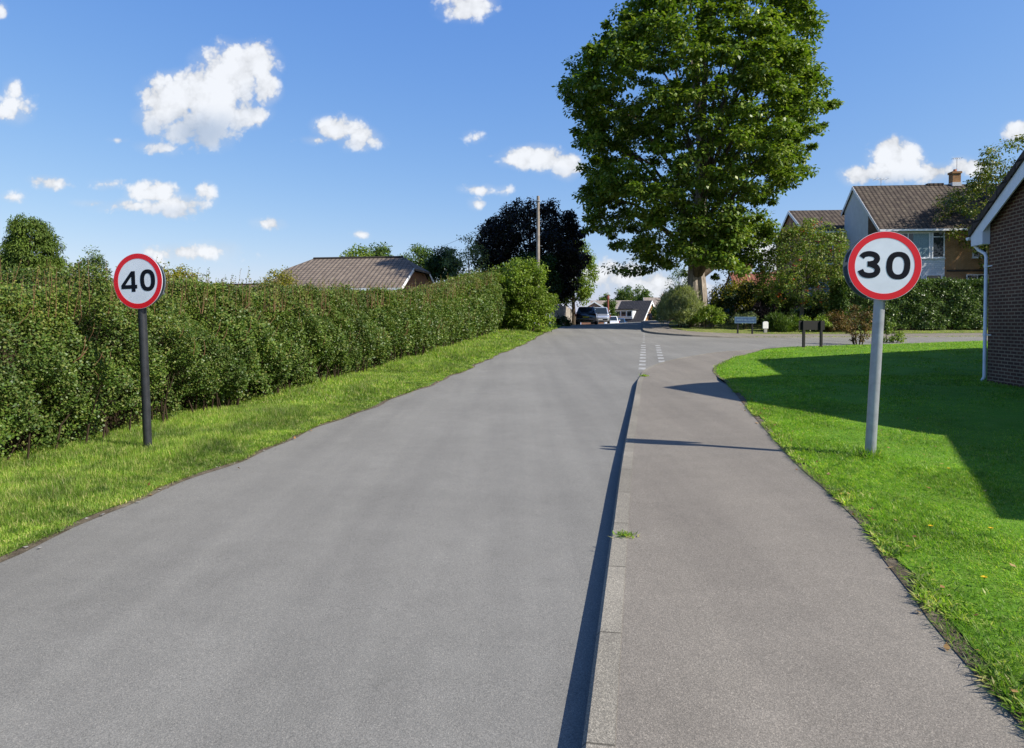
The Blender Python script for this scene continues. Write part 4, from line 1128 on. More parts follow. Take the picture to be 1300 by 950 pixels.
def treepx(name, label, px, Z, rows, leaf, bark, tr, n, cr, per, size, seed, **kw):
    bx = T(px, Z); bz = h1(bx, Z) - .05
    return tree(name, label, (bx, Z, bz), px2env(rows, Z, bx, bz), leaf, bark, tr, n, cr, per, size, seed, **kw)
treepx('copper_beech', 'dark purple leaved tree with broad crown behind the telegraph pole', 668, 58,
       [(390, 640, 700), (376, 625, 714), (350, 612, 728), (325, 607, 738), (300, 606, 736), (280, 628, 728), (266, 645, 712), (257, 655, 690)], 'beech', 'dark_bark', .35, 430, .74, 110, .2, 42, rough=.32, limbs=14, sprays=170)
treepx('dark_tree', 'dark green tree filling in under the purple beech beside the fence', 690, 53,
       [(392, 650, 698), (380, 640, 704), (360, 640, 708), (340, 645, 706), (325, 660, 700)], 'dark_green', 'dark_bark', .25, 190, .65, 110, .18, 43)
treepx('sunlit_tree', 'light green sunlit tree overhanging the wooden fence by the parked cars', 727, 68,
       [(386, 714, 746), (375, 708, 752), (350, 708, 756), (330, 712, 752), (312, 718, 744), (303, 724, 736)], 'light_green', 'dark_bark', .22, 130, .7, 100, .2, 44, rough=.2)
treepx('airy_tree', 'wispy pale leaved young tree between bungalow and purple beech', 594, 52,
       [(352, 570, 620), (335, 566, 622), (318, 572, 618), (305, 582, 612), (298, 590, 606)], 'airy', 'dark_bark', .1, 60, .55, 45, .13, 45, rough=.25, inner=.2)
for k, (px, Z, rows, leaf, lb) in enumerate([
    (452, 62, [(350, 428, 476), (335, 430, 476), (324, 438, 472), (316, 446, 462)], 'light_green', 'bright green treetop showing over the ridge of the half hipped bungalow'),
    (482, 66, [(350, 462, 502), (330, 464, 498), (320, 472, 494), (314, 478, 488)], 'mid_green', 'mid green treetop above the half hipped ridge, second from its left'),
    (533, 64, [(350, 505, 560), (335, 505, 560), (322, 512, 550), (314, 522, 540)], 'mid_green', 'rounded green tree just right of the half hipped bungalow end'),
    (562, 60, [(352, 545, 580), (335, 545, 580), (325, 550, 575), (318, 556, 568)], 'dark_green', 'small darker tree between bungalow end and wispy tree')]):
    treepx('garden_tree', lb, px, Z, rows, leaf, 'dark_bark', .18, 70, .7, 90, .2, 50 + k, group='trees behind the left bungalows', rough=.2)
# light shrub at the hedge end
treepx('hedge_end_shrub', 'tall yellow green shrub closing the far end of the hedge below the pole', 668, 40,
       [(414, 632, 698), (395, 618, 696), (375, 612, 692), (358, 612, 688), (347, 622, 690), (339, 640, 684), (333, 652, 676)], 'light_green', 'dark_bark', .08, 300, .42, 85, .12, 60, cat='shrub', stems=5, inner=.45, rough=.42, sprays=120)
treepx('grey_shrub', 'grey green loose shrub behind the hedge, left of the light shrub', 622, 41,
       [(395, 575, 668), (370, 575, 665), (358, 585, 660), (349, 600, 650)], 'mid_green', 'dark_bark', .06, 170, .5, 80, .13, 61, cat='shrub', stems=4)
# conifers on the far left
treepx('conifer', 'broad green conifer rising above the hedge at the left edge', 40, 27,
       [(410, -14, 92), (385, -10, 88), (355, 0, 84), (335, 6, 76), (315, 14, 70), (300, 18, 64), (288, 20, 56), (280, 26, 46), (276, 33, 40)], 'conifer', 'dark_bark', .2, 620, .32, 120, .10, 70, droop=.7, aspect=.4, inner=.55, rough=.12, trunk_top=4.8)
treepx('young_conifer', 'small pointed spruce tip showing above the hedge left of the 40 sign', 118, 24,
       [(395, 85, 150), (365, 92, 145), (345, 98, 138), (335, 108, 130), (325, 112, 124), (316, 116, 119)], 'conifer', 'dark_bark', .1, 190, .24, 90, .08, 71, droop=-.1, aspect=.35, rough=.25)
treepx('garden_shrub', 'yellow green shrub showing above the hedge just right of the 40 sign', 213, 26,
       [(395, 185, 262), (365, 188, 255), (348, 195, 245), (338, 205, 228)], 'yellow_green', 'dark_bark', .06, 90, .35, 70, .09, 72, cat='shrub', stems=3, group='shrubs behind the hedge')
treepx('garden_shrub', 'light green bush behind the hedge at the left end of the half hipped roof', 352, 40,
       [(385, 330, 382), (362, 334, 376), (350, 340, 368), (344, 346, 360)], 'yellow_green', 'dark_bark', .06, 60, .4, 70, .11, 73, cat='shrub', stems=3, group='shrubs behind the hedge')
# rowan with berries
bx = T(1015, 46.5); bz = h1(bx, 46.5) - .03
rw_rows = [(388, 985, 1050), (372, 965, 1070), (350, 962, 1078), (325, 975, 1074), (305, 985, 1066), (290, 1000, 1052), (281, 1012, 1040)]
env = px2env(rw_rows, 46.5, bx, bz)
rw = tree('rowan_tree', 'rowan tree dotted with orange berries in front of the brick house', (bx, 46.5, bz), env, 'rowan', 'pale_bark', .17, 260, .55, 70, .16, 80, limbs=16, rough=.22, inner=.25, trunk_top=4.5, crown_base=1.8, flare=1.2)
rg = np.random.default_rng(81); bp = crown_points(env, 85, rg, 80, .7, .22); qs = []
for c in bp:
    m = 9; pos = c + rg.normal(0, .11, (m, 3)) * [1, 1, .7]
    d = randdir(m, rg); s = np.full(m, .065); qs.append(leaf_quads(pos, d, unit(np.cross(d, randdir(m, rg))), s, s, np.zeros((m, 3))))
bo = quadmesh('berry_clusters', np.concatenate(qs), 'berry', rw); bo['kind'] = 'stuff'
# tree on the right in front of the gabled house
bx, Z = 34.6, 47.2; bz = h1(bx, Z) - .05
tree('garden_tree', 'yellow green tree between the white gabled house and the brick bungalow', (bx, Z, bz),
     px2env([(352, 1262, 1330), (330, 1245, 1350), (300, 1226, 1365), (275, 1212, 1375), (245, 1214, 1385), (225, 1232, 1380), (205, 1238, 1372), (188, 1250, 1350), (175, 1275, 1330)], Z, bx, bz),
     'right_tree', 'dark_bark', .25, 350, .6, 65, .17, 90, limbs=20, rough=.2, inner=.4)
# a taller tree further right shades the house roof
bx, Z = 43.0, 48.5; bz = h1(bx, Z) - .05
tree('tall_garden_tree', 'tall tree beside the white gabled house beyond the right edge', (bx, Z, bz), [(4, -1.5, 1.5), (7, -3.6, 3.6), (11, -4.2, 4.2), (14.5, -3.4, 3.4), (17, -1.2, 1.2)], 'mid_green', 'dark_bark', .3, 260, .9, 80, .24, 91, limbs=12)
# laurel hedge on the right
rng = np.random.default_rng(95)
lh = thing('laurel_hedge', 'tall clipped glossy laurel hedge below the white gabled house', 'hedge', (28, 45, h1(28, 45)), rad(3.5))
n = 42000; w_, hgt_, d_ = 13.5, 3.2, 1.5
k = rng.random(n); u = rng.uniform(-w_ / 2, w_ / 2, n); v = rng.uniform(0.1, hgt_, n)
lum = .10 * np.sin(u * 2.1 + v) + .07 * np.sin(u * 5 - v * 3) + .05 * np.sin(v * 7 + u * 3)
px3 = np.where(k < .62, u, np.where(k < .82, u, np.where(rng.random(n) < .7, -w_ / 2 + lum, w_ / 2)))
py3 = np.where(k < .62, -d_ / 2 + lum + rng.random(n) * .2, rng.uniform(-d_ / 2, d_ / 2, n))
pz3 = np.where(k < .62, v, np.where(k < .82, hgt_ + lum - rng.random(n) * .2, v))
o_ = unit(np.column_stack([np.where(k >= .82, -1.0, 0), np.where(k < .62, -1.0, 0), np.where((k >= .62) & (k < .82), 1.0, .3)]))
d = unit(o_ * .5 + randdir(n, rng) * .8 + [0, 0, -.1]); up = unit(o_ + randdir(n, rng) * .55); s = .155 * rng.uniform(.6, 1.3, n)
side = unit(np.cross(d, up)); quadmesh('foliage', leaf_quads(np.column_stack([px3, py3, pz3]), d, side, s, s * .5, np.cross(side, d) * (-.12 * s)[:, None]), 'laurel', lh)
b = MB(); b.box(-w_ / 2 + .2, w_ / 2 - .2, -d_ / 2 + .22, d_ / 2 - .1, -.2, hgt_ - .22); b.build('twig_core', 'twig', lh, uv=False)

def shrubpx(name, label, px, Z, rows, leaf, seed, n=70, cr=.35, per=70, size=.12, **kw):
    kw.setdefault('stems', 4); kw.setdefault('cat', 'shrub')
    return treepx(name, label, px, Z, rows, leaf, 'dark_bark', .035, n, cr, per, size, seed, **kw)
# pampas-like willow bush left of the trunk
shrubpx('willow_bush', 'feathery grey green rounded bush left of the lime trunk', 862, 47, [(409, 842, 882), (395, 838, 886), (382, 842, 884), (373, 850, 876), (369, 856, 868)], 'grey_green', 100, 130, .4, 130, .30, aspect=.12, droop=-.4, updir=.3, out=.6)
shrubpx('gold_shrub', 'golden yellow upright shrub against the left side of the lime trunk', 884, 51, [(400, 877, 889), (385, 876, 889), (376, 878, 887)], 'yellow_green', 101, 26, .25, 70, .12)
shrubpx('low_shrub', 'bright green low ground shrub in front of the lime trunk', 898, 46.2, [(409, 880, 918), (402, 876, 922), (395, 884, 916), (390, 900, 912)], 'light_green', 102, 60, .28, 70, .13)
shrubpx('low_shrub', 'small bright green bush between willow bush and lime trunk', 872, 47, [(408, 864, 882), (400, 864, 882), (396, 867, 879)], 'light_green', 103, 26, .25, 60, .11)
shrubpx('spreading_shrub', 'arching yellow green shrub spreading right of the lime trunk', 930, 52, [(392, 905, 960), (378, 902, 962), (364, 912, 955), (352, 922, 946)], 'yellow_green', 104, 80, .5, 45, .16, rough=.25, inner=.3)
shrubpx('dark_evergreen', 'dark evergreen shrub mass behind the blue street name board', 952, 51, [(408, 908, 995), (390, 906, 998), (372, 918, 998), (360, 945, 996)], 'dark_green', 105, 190, .5, 90, .15)
shrubpx('dark_evergreen', 'dark evergreen shrub in the shade below the rowan', 1035, 49.5, [(412, 985, 1072), (395, 985, 1070), (384, 990, 1066), (377, 1000, 1050)], 'dark_green', 106, 120, .5, 80, .15)
shrubpx('plum_shrub', 'dark purple leaved shrub right of the blue street name board', 972, 46.4, [(404, 955, 992), (394, 955, 990), (386, 962, 984)], 'purple_shrub', 107, 36, .35, 60, .12)
shrubpx('strap_leaf_plant', 'clump of strap leaved green plants beside the white marker', 992, 43.6, [(419, 976, 1010), (410, 974, 1010), (403, 982, 1004)], 'mid_green', 108, 60, .3, 70, .30, aspect=.14, droop=-.2, updir=.4)
shrubpx('pale_shrub', 'low pale yellow green shrub just behind the blue board', 944, 45.4, [(408, 930, 962), (402, 932, 960), (398, 938, 955)], 'grey_green', 109, 30, .28, 60, .11)
shrubpx('mixed_shrub', 'low mixed green shrub behind the black street board', 1030, 43.6, [(419, 1005, 1052), (411, 1005, 1052), (403, 1012, 1045)], 'light_green', 110, 60, .3, 60, .12)
shrubpx('mixed_shrub', 'yellowish flowering shrub at the left foot of the laurel hedge', 1062, 43.4, [(420, 1046, 1082), (410, 1046, 1080), (400, 1052, 1074), (394, 1060, 1070)], 'rust_leaf', 111, 60, .3, 60, .11)
shrubpx('leggy_shrub', 'leggy rose like shrub with rusty leaves at the lawn edge left of the 30 sign', 1090, 31.2, [(433, 1082, 1102), (420, 1076, 1104), (405, 1074, 1106), (392, 1076, 1102), (388, 1086, 1092)], 'rust_leaf', 112, 60, .16, 26, .09, rough=.3, inner=.2, stems=6)
shrubpx('leggy_shrub', 'small bright green weed clump at the lawn edge right of the 30 sign', 1132, 33.0, [(433, 1122, 1144), (427, 1122, 1146), (418, 1127, 1138), (411, 1130, 1135)], 'light_green', 113, 26, .16, 36, .09)
shrubpx('rounded_bush', 'dark rounded bush at the foot of the wooden fence', 716, 50, [(413, 706, 722), (406, 706, 722), (402, 709, 719)], 'dark_green', 114, 26, .25, 60, .11)
# far vegetation over the crest
treepx('far_tree', 'rounded green tree on the skyline above the black roofed chalet', 802, 190, [(396, 782, 826), (380, 779, 828), (370, 785, 822), (364, 792, 812)], 'mid_green', 'dark_bark', .4, 120, 1.3, 80, .5, 120, group='trees on the far skyline')
treepx('far_tree', 'small green tree on the skyline above the far brick gable', 766, 200, [(396, 758, 776), (382, 758, 774), (375, 762, 770)], 'mid_green', 'dark_bark', .3, 50, 1.1, 70, .45, 121, group='trees on the far skyline')
treepx('far_tree', 'darker far tree tucked between chalet ridge and skyline tree', 822, 185, [(396, 812, 834), (384, 812, 832), (377, 816, 828)], 'dark_green', 'dark_bark', .3, 50, 1.1, 70, .45, 122, group='trees on the far skyline')
treepx('tall_garden_hedge', 'tall clipped light green garden hedge behind the far cars', 776, 126, [(412, 768, 779), (395, 768, 779), (386, 769, 778), (382, 770, 777)], 'mid_green', 'dark_bark', .1, 90, .8, 80, .3, 123, cat='hedge', stems=3)
treepx('far_bush', 'green bush in front of the chalet gable by the walker', 833, 98, [(412, 826, 844), (400, 826, 844), (392, 828, 841)], 'mid_green', 'dark_bark', .08, 60, .5, 70, .2, 124, cat='shrub', stems=3)
treepx('thin_birch', 'thin airy tree seen between lime branches and willow bush', 862, 66, [(378, 852, 872), (360, 848, 876), (345, 850, 872), (335, 856, 868)], 'mid_green', 'pale_bark', .08, 40, .45, 36, .15, 125, rough=.3, inner=.1)

# ------------------------------------------------------------------ cars
def loft(secs):
    """secs: list of (y, [(x,z) half outline from bottom centre to top centre]) -> closed body"""
    b = MB(); k = len(secs[0][1]); ring = 2 * k
    for y, pr in secs:
        b.v += [(x, y, z) for x, z in pr] + [(-x, y, z) for x, z in pr[::-1]]
    for i in range(len(secs) - 1):
        for j in range(ring):
            j2 = (j + 1) % ring; b.f.append((i * ring + j, i * ring + j2, (i + 1) * ring + j2, (i + 1) * ring + j))
    b.f.append(tuple(range(ring))[::-1]); b.f.append(tuple((len(secs) - 1) * ring + j for j in range(ring)))
    return b
def car(name, label, loc, rz, paint, w=1.76, h=1.48, ln=4.1, tail='hatch', plate='plate_yellow', group=None):
    t = thing(name, label, 'car', loc, rz, group)
    hw = w / 2; L_ = ln / 2
    def sec(zb, zs, k=1.0): return [(hw * k * .80, zb), (hw * k * .97, zb + .1), (hw * k, zb + .3), (hw * k * .98, zs - .08), (hw * k * .90, zs)]
    b = loft([(-L_, sec(.20, .78, .90)), (-L_ + .08, sec(.17, .90, .96)), (-L_ + .4, sec(.17, .93)), (-.4, sec(.17, .93)), (.55, sec(.17, .92)), (L_ - .75, sec(.17, .84)), (L_ - .15, sec(.24, .72, .95)), (L_, sec(.34, .62, .86))])
    b.build('body', paint, t, smooth=True, uv=False)
    hb_, ht2, rw_ = .91, h, hw * .72
    yr, yr2, yf2, yf = (-L_ + .12, -L_ + .62, .35, 1.0) if tail == 'hatch' else (-L_ + .75, -L_ + 1.45, .35, 1.05)
    b = MB(); lo = hw * .93
    V = [(-lo, yr, hb_), (lo, yr, hb_), (lo, yf, hb_ - .03), (-lo, yf, hb_ - .03), (-rw_, yr2, ht2 - .03), (rw_, yr2, ht2 - .03), (rw_, yf2, ht2), (-rw_, yf2, ht2)]
    b.hexa(V); b.build('cabin', paint, t, bevel=.07, uv=False)
    def lerp(p, q, f): return tuple(p[i] + (q[i] - p[i]) * f for i in range(3))
    def pane(name, a, c, d, e, off, f0=.12, f1=.9, s0=.06, s1=.94):
        q = []
        for ff, ss in ((f0, s0), (f0, s1), (f1, s1), (f1, s0)):
            lo_ = lerp(a, c, ss); hi_ = lerp(e, d, ss); p = lerp(lo_, hi_, ff); q.append(tuple(p[i] + off[i] for i in range(3)))
        bb = MB(); bb.poly(*q); bb.build(name, 'glass', t, uv=False)
    pane('rear_window', V[0], V[1], V[5], V[4], (0, -.012, .006)); pane('windscreen', V[2], V[3], V[7], V[6], (0, .012, .008))
    for s0, s1 in ((.07, .30), (.33, .62), (.65, .93)):
        pane('side_window', V[1], V[2], V[6], V[5], (.012, 0, .004), .12, .88, s0, s1); pane('side_window', V[3], V[0], V[4], V[7], (-.012, 0, .004), .12, .88, 1 - s1, 1 - s0)
    for sx in (-1, 1):
        for y in (-L_ + .78, L_ - .82):
            b = MB(); b.tube([(sx * (hw - .20), y, .31), (sx * (hw + .012), y, .31)], .31, 20); wv = b.build('wheel', 'rubber', t, smooth=True, uv=False)
            b = MB(); b.tube([(sx * (hw + .013), y, .31), (sx * (hw + .022), y, .31)], .2, 16); b.build('rim', 'rim', wv, uv=False)
        b = MB(); b.box(sx * hw * .93 - .10, sx * hw * .93 + .01 if sx > 0 else sx * hw * .93 + .10, -L_ - .012 + .06, -L_ + .14, .66, .88); b.build('tail_light', 'tail', t, bevel=.02)
        b = MB(); b.box(sx * hw * .70 - .17, sx * hw * .70 + .15, L_ - .20, L_ - .045, .54, .68); b.build('headlight', 'lamp_clear', t, bevel=.03)
        b = MB(); b.box(sx * (hw + .06) - .09, sx * (hw + .06) + .09, .80, .92, .92, 1.05); b.build('mirror', paint, t, bevel=.03)
    b = MB(); b.box(-hw * .88, hw * .88, -L_ - .03, -L_ + .02, .36, .52); b.build('rear_bumper', paint, t, bevel=.02)
    b = MB(); b.box(-hw * .84, hw * .84, L_ - .04, L_ + .03, .36, .5); b.build('front_bumper', 'trim', t, bevel=.02)
    b = MB(); b.box(-.26, .26, -L_ - .045, -L_ - .031, .56, .67); b.build('number_plate', plate, t)
    b = MB(); b.box(-.26, .26, L_ + .031, L_ + .04, .38, .48); b.build('number_plate', 'plate_white', t)
    return t
rr = -math.atan(.165)
G = 'cars parked along the left kerb'
def carp(px, Z, dz=.0): x = T(px, Z); return (x, Z, h1(x, Z) + dz)
car('parked_car', 'black hatchback seen from behind, parked closest to the wooden fence', carp(745.5, 58), rr, 'car_black', 1.74, 1.5, 4.0, group=G)
car('parked_car', 'silver car parked directly in front of the black hatchback', carp(762.5, 66), rr + PI, 'car_silver', 1.72, 1.62, 4.2, group=G)
car('parked_car', 'white car facing the viewer beyond the crest of the road', carp(776.5, 84, .1), rr + PI, 'car_white', 1.78, 1.5, 4.4, 'saloon', group=G)
car('parked_car', 'dark blue car half hidden beyond the white car', carp(786.5, 92, .1), rr, 'car_blue', 1.74, 1.5, 4.0, group=G)
car('parked_car', 'blue car on a driveway glimpsed right of the lime trunk', (17.9, 60, h1(17.9, 60)), rad(60), 'car_blue', 1.74, 1.55, 4.1)

# ------------------------------------------------------------------ walker beyond the crest
t = thing('person', 'person in dark coat walking on the far right pavement beyond the crest', 'person', (15.3, 76, h1(15.3, 76) + .12), rad(-10))
V = [(0, 0, .95), (0, .01, 1.15), (0, .0, 1.36), (0, -.01, 1.48), (.19, 0, 1.40), (.25, .02, 1.13), (.24, -.1, .90), (.23, -.14, .82), (-.19, 0, 1.40), (-.25, .03, 1.13), (-.24, .06, .88), (-.23, .06, .80),
     (.10, 0, .90), (.11, -.10, .50), (.11, -.02, .08), (.11, -.16, .03), (-.10, 0, .90), (-.11, .10, .50), (-.11, .24, .12), (-.11, .14, .04), (0, -.02, 1.60), (0, -.02, 1.70)]
Ed = [(0, 1), (1, 2), (2, 3), (2, 4), (4, 5), (5, 6), (6, 7), (2, 8), (8, 9), (9, 10), (10, 11), (0, 12), (12, 13), (13, 14), (14, 15), (0, 16), (16, 17), (17, 18), (18, 19), (3, 20), (20, 21)]
Rd = [.16, .15, .17, .06, .075, .055, .045, .035, .075, .055, .045, .035, .10, .075, .05, .045, .10, .075, .05, .045, .095, .09]
me = bpy.data.meshes.new('body'); me.from_pydata(V, Ed, []); o = link('body', me, 'coat', t)
sk = o.modifiers.new('skin', 'SKIN'); sv = me.skin_vertices[0].data
for i, r in enumerate(Rd): sv[i].radius = (r, r)
sv[0].use_root = True
o.modifiers.new('smooth', 'SUBSURF').render_levels = 1
b = MB(); b.tube([(0, -.035, 1.49), (0, -.035, 1.55), (0, -.04, 1.63), (0, -.03, 1.70), (0, -.02, 1.745)], [.06, .085, .105, .095, .04], 12); b.build('face', 'skin', t, smooth=True, uv=False)
b = MB(); b.tube([(0, .02, 1.54), (0, .015, 1.62), (0, .0, 1.72), (0, -.01, 1.775)], [.085, .115, .105, .04], 12); b.build('hair', 'hair', t, smooth=True, uv=False)

# ------------------------------------------------------------------ sun, sky, camera
SUN_EL, SAZ = rad(40.4), math.atan2(.924, -.383)      # azimuth measured from +Y towards +X
sv_ = Vector((math.sin(SAZ) * math.cos(SUN_EL), math.cos(SAZ) * math.cos(SUN_EL), math.sin(SUN_EL)))
sl_ = bpy.data.lights.new('sun', 'SUN'); sl_.energy = 4.8; sl_.angle = rad(.53); sl_.color = (1.0, .945, .85)
so = bpy.data.objects.new('sun', sl_); COL.objects.link(so); so.location = sv_ * 60; so.rotation_euler = sv_.to_track_quat('Z', 'Y').to_euler()

w = bpy.data.worlds.new('World'); SC.world = w; w.use_nodes = True; nt = w.node_tree
for n_ in list(nt.nodes): nt.nodes.remove(n_)
out = N(nt, 'ShaderNodeOutputWorld'); bgn = N(nt, 'ShaderNodeBackground'); L(nt, bgn.outputs[0], out.inputs['Surface'])
sky = N(nt, 'ShaderNodeTexSky'); sky.sky_type = 'NISHITA'; sky.sun_disc = False; sky.sun_elevation = SUN_EL; sky.sun_rotation = SAZ
sky.altitude = 50; sky.air_density = 1.0; sky.dust_density = .6; sky.ozone_density = 2.2
SKY_STR = .10
sp_ = N(nt, 'ShaderNodeSeparateColor'); L(nt, sky.outputs[0], sp_.inputs[0]); hs = N(nt, 'ShaderNodeCombineColor')
for i_, (k_, g_) in enumerate(((.94, 1.06), (.845, .76), (.953, .34))):     # a slightly deeper, cleaner blue than the model's
    L(nt, math_(nt, 'MULTIPLY', math_(nt, 'POWER', math_(nt, 'MULTIPLY', sp_.outputs[i_], .1366), g_), k_ / .162), hs.inputs[i_])
skyc = hs.outputs[0]
# clouds: soft lumps on the sky, placed by direction (x/y, z/y)
tc = N(nt, 'ShaderNodeTexCoord'); sx = N(nt, 'ShaderNodeSeparateXYZ'); L(nt, tc.outputs['Generated'], sx.inputs[0])
yp = math_(nt, 'MAXIMUM', sx.outputs[1], .06)
u_ = math_(nt, 'DIVIDE', sx.outputs[0], yp); v_ = math_(nt, 'DIVIDE', sx.outputs[2], yp)
cb_ = N(nt, 'ShaderNodeCombineXYZ'); L(nt, u_, cb_.inputs[0]); L(nt, v_, cb_.inputs[1])
P0 = cb_.outputs[0]
nz = N(nt, 'ShaderNodeTexNoise'); setin(nz, Scale=16.0, Detail=3.0, Roughness=.5); L(nt, P0, nz.inputs['Vector'])
def vm(op, a, b, c=None):
    n = N(nt, 'ShaderNodeVectorMath', operation=op)
    for i, q in enumerate((a, b, c)):
        if q is None: continue
        if isinstance(q, tuple): n.inputs[i].default_value = q
        else: L(nt, q, n.inputs[i])
    return n
wp = vm('MULTIPLY_ADD', vm('SUBTRACT', nz.outputs['Color'], (.5, .5, .5)).outputs[0], (.022, .018, 0), P0).outputs[0]
CL = [  # px, py, rx, ry, weight
    (298, 92, 50, 36, 1.0), (328, 82, 30, 28, 1.0), (338, 112, 20, 30, .95), (268, 122, 62, 34, 1.0), (226, 122, 46, 30, 1.0), (214, 148, 40, 24, .95), (240, 162, 52, 24, .8), (285, 148, 58, 24, .95), (262, 168, 52, 22, .66), (208, 188, 34, 12, .45), (150, 180, 26, 5, .3), (320, 150, 26, 16, .8), (300, 178, 30, 8, .3),
    (432, 166, 34, 15, .72), (458, 176, 30, 15, .72), (402, 178, 26, 7, .5),
    (198, 246, 38, 17, .8), (222, 260, 46, 15, .75), (170, 262, 50, 9, .55), (262, 247, 16, 12, .6), (122, 258, 30, 5, .4), (65, 233, 26, 9, .62), (143, 235, 22, 9, .5),
    (20, 142, 28, 24, .58), (22, 118, 14, 14, .55), (18, 252, 18, 9, .42), (592, 12, 36, 20, .75), (612, 20, 16, 9, .5), (5, 18, 14, 12, .6),
    (682, 203, 46, 18, .85), (718, 210, 24, 18, .85), (608, 240, 24, 7, .5), (607, 258, 12, 10, .5), (640, 240, 14, 7, .45), (600, 176, 18, 9, .4), (340, 285, 24, 9, .5), (458, 298, 16, 7, .4),
    (1136, 206, 40, 26, 1.0), (1130, 190, 22, 16, 1.0), (1098, 224, 36, 12, .75), (1185, 222, 36, 14, .8), (1292, 170, 22, 14, .8), (1230, 215, 30, 14, .7),
    (772, 350, 70, 26, .55), (840, 362, 70, 20, .6), (730, 330, 40, 12, .45), (975, 320, 30, 24, .7), (1000, 345, 40, 20, .6), (240, 322, 80, 16, .5), (60, 350, 90, 14, .4), (520, 345, 120, 12, .35),
    (1420, 120, 90, 40, .9), (1560, 210, 120, 50, .9), (-160, 160, 90, 40, .9), (-330, 240, 140, 40, .9)]
mx = None; shade = None
for px, py, rx, ry, wt in CL:
    wt = wt + .13 if wt < .9 else wt
    rx, ry = (rx * 1.12, ry * 1.15) if wt < .9 else (rx, ry)
    c = ((px - 650) / 867, (410 - py) / 867, 0); s = (867 / (rx * 1.08), 867 / (ry * 1.08), 0)
    n1 = vm('MULTIPLY', vm('SUBTRACT', wp, c).outputs[0], s)
    ln = N(nt, 'ShaderNodeVectorMath', operation='LENGTH'); L(nt, n1.outputs[0], ln.inputs[0])
    f = math_(nt, 'MULTIPLY_ADD', ln.outputs['Value'], -wt * .9, wt * 1.25)
    if mx is None: mx = f
    else: mx = math_(nt, 'SMOOTH_MAX', mx, f, .12)
fb1 = N(nt, 'ShaderNodeTexNoise'); setin(fb1, Scale=20.0, Detail=6.0, Roughness=.5); L(nt, P0, fb1.inputs['Vector'])
dl = vm('ADD', P0, (.012, .014, 0)).outputs[0]
fb2 = N(nt, 'ShaderNodeTexNoise'); setin(fb2, Scale=26.0, Detail=4.0, Roughness=.55); L(nt, dl, fb2.inputs['Vector'])
def vor(scale, sm):
    n = N(nt, 'ShaderNodeTexVoronoi'); n.feature = 'SMOOTH_F1'; n.voronoi_dimensions = '2D'; setin(n, Scale=scale, Smoothness=sm); L(nt, wp2, n.inputs['Vector']); return n.outputs['Distance']
nz2 = N(nt, 'ShaderNodeTexNoise'); setin(nz2, Scale=60.0, Detail=5.0, Roughness=.6); L(nt, P0, nz2.inputs['Vector'])
wp2 = vm('MULTIPLY_ADD', vm('SUBTRACT', nz2.outputs['Color'], (.5, .5, .5)).outputs[0], (.016, .016, 0), P0).outputs[0]
v1, v2, v3 = vor(34.0, .25), vor(85.0, .3), vor(190.0, .3)
billow = math_(nt, 'ADD', math_(nt, 'MULTIPLY_ADD', v1, -.62, .26), math_(nt, 'ADD', math_(nt, 'MULTIPLY_ADD', v2, -.30, .12), math_(nt, 'MULTIPLY_ADD', v3, -.16, .06)))
wisp = math_(nt, 'MULTIPLY_ADD', fb1.outputs['Fac'], .9, -.45)
dens = math_(nt, 'ADD', math_(nt, 'MULTIPLY_ADD', mx, 1.15, -.40), math_(nt, 'ADD', billow, wisp))
alpha = ramp_f(nt, dens, -.02, .40)
alpha = math_(nt, 'MULTIPLY', alpha, ramp_f(nt, mx, .0, .62))
soft = math_(nt, 'MULTIPLY', ramp_f(nt, math_(nt, 'ADD', mx, math_(nt, 'MULTIPLY', wisp, .9)), .2, 1.0), .5)
alpha = math_(nt, 'MAXIMUM', alpha, soft)
relief = math_(nt, 'MULTIPLY_ADD', math_(nt, 'SUBTRACT', fb1.outputs['Fac'], fb2.outputs['Fac']), .45, .0)
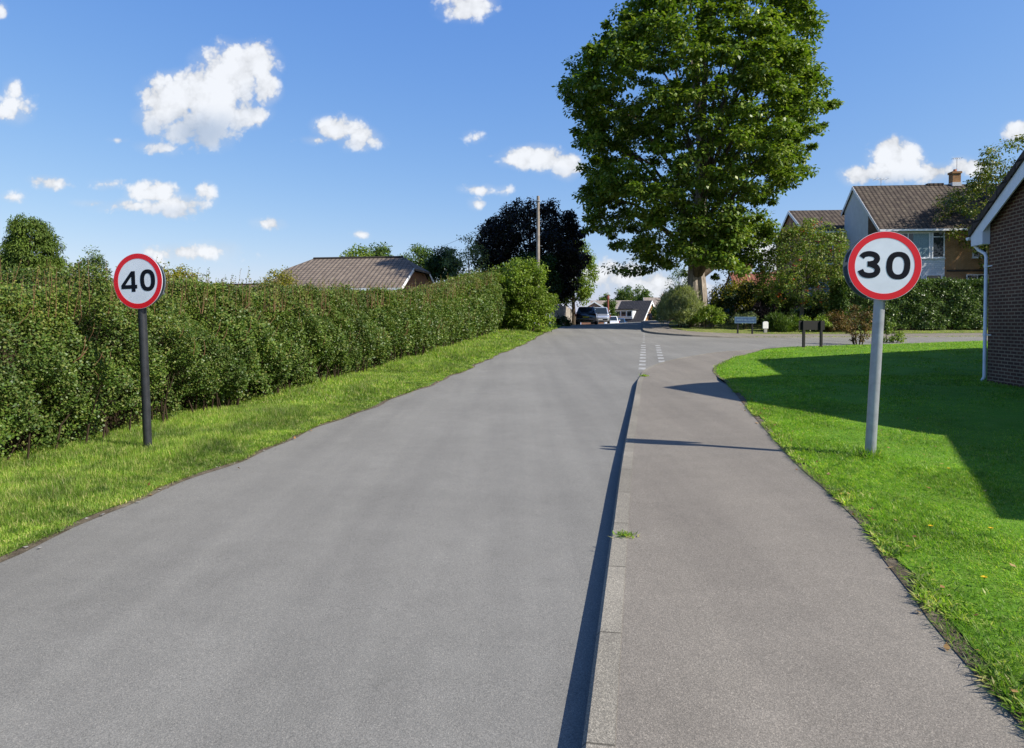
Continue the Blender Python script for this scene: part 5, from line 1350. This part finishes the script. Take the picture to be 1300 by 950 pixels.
# thick cores are bright on top, the big cloud's underside greyer
cloudv = math_(nt, 'ADD', math_(nt, 'MULTIPLY_ADD', ramp_f(nt, dens, .05, .7), .17, .80), math_(nt, 'MULTIPLY_ADD', billow, .22, relief))
cc = N(nt, 'ShaderNodeCombineColor')
grey = None
for px, py, rx, ry, wt in ((262, 172, 66, 34, .75), (205, 172, 44, 26, .5), (320, 130, 22, 26, .22), (215, 272, 60, 14, .35), (440, 186, 40, 10, .3), (690, 222, 44, 12, .35), (1140, 234, 60, 16, .4), (770, 375, 80, 22, .3)):
    n1 = vm('MULTIPLY', vm('SUBTRACT', wp2, ((px - 650) / 867, (410 - py) / 867, 0)).outputs[0], (867 / rx, 867 / ry, 0))
    ln = N(nt, 'ShaderNodeVectorMath', operation='LENGTH'); L(nt, n1.outputs[0], ln.inputs[0])
    g_ = math_(nt, 'MULTIPLY', ramp_f(nt, ln.outputs['Value'], 1.2, .1), wt)
    grey = g_ if grey is None else math_(nt, 'MAXIMUM', grey, g_)
cloudv = math_(nt, 'MINIMUM', cloudv, 1.0)
for i, k in enumerate((5.75, 5.9, 6.15)):
    L(nt, math_(nt, 'MULTIPLY', cloudv, k), cc.inputs[i])
ccol = mixc(nt, grey, cc.outputs[0], (2.3, 3.0, 4.1))
fin = mixc(nt, math_(nt, 'MULTIPLY', alpha, .95), skyc, ccol)
L(nt, fin, bgn.inputs['Color']); bgn.inputs['Strength'].default_value = SKY_STR

cam = bpy.data.cameras.new('camera'); cam.sensor_width = 36; cam.sensor_fit = 'HORIZONTAL'; cam.lens = 36 * 867 / 1300; cam.shift_y = -45 / 1300
cam.clip_start = .05; cam.clip_end = 6000
co = bpy.data.objects.new('camera', cam); COL.objects.link(co); co.location = (0, 0, 1.75); co.rotation_euler = (rad(90) - math.atan(20 / 867), 0, 0)
SC.camera = co
SC.view_settings.view_transform = 'Standard'; SC.view_settings.look = 'None'; SC.view_settings.gamma = 1; SC.view_settings.exposure = .70
SC.view_settings.use_curve_mapping = False
SC.cycles.use_denoising = True
SC.cycles.max_bounces = 6; SC.cycles.diffuse_bounces = 3; SC.cycles.transmission_bounces = 3; SC.cycles.glossy_bounces = 3
SC.cycles.caustics_reflective = False; SC.cycles.caustics_refractive = False
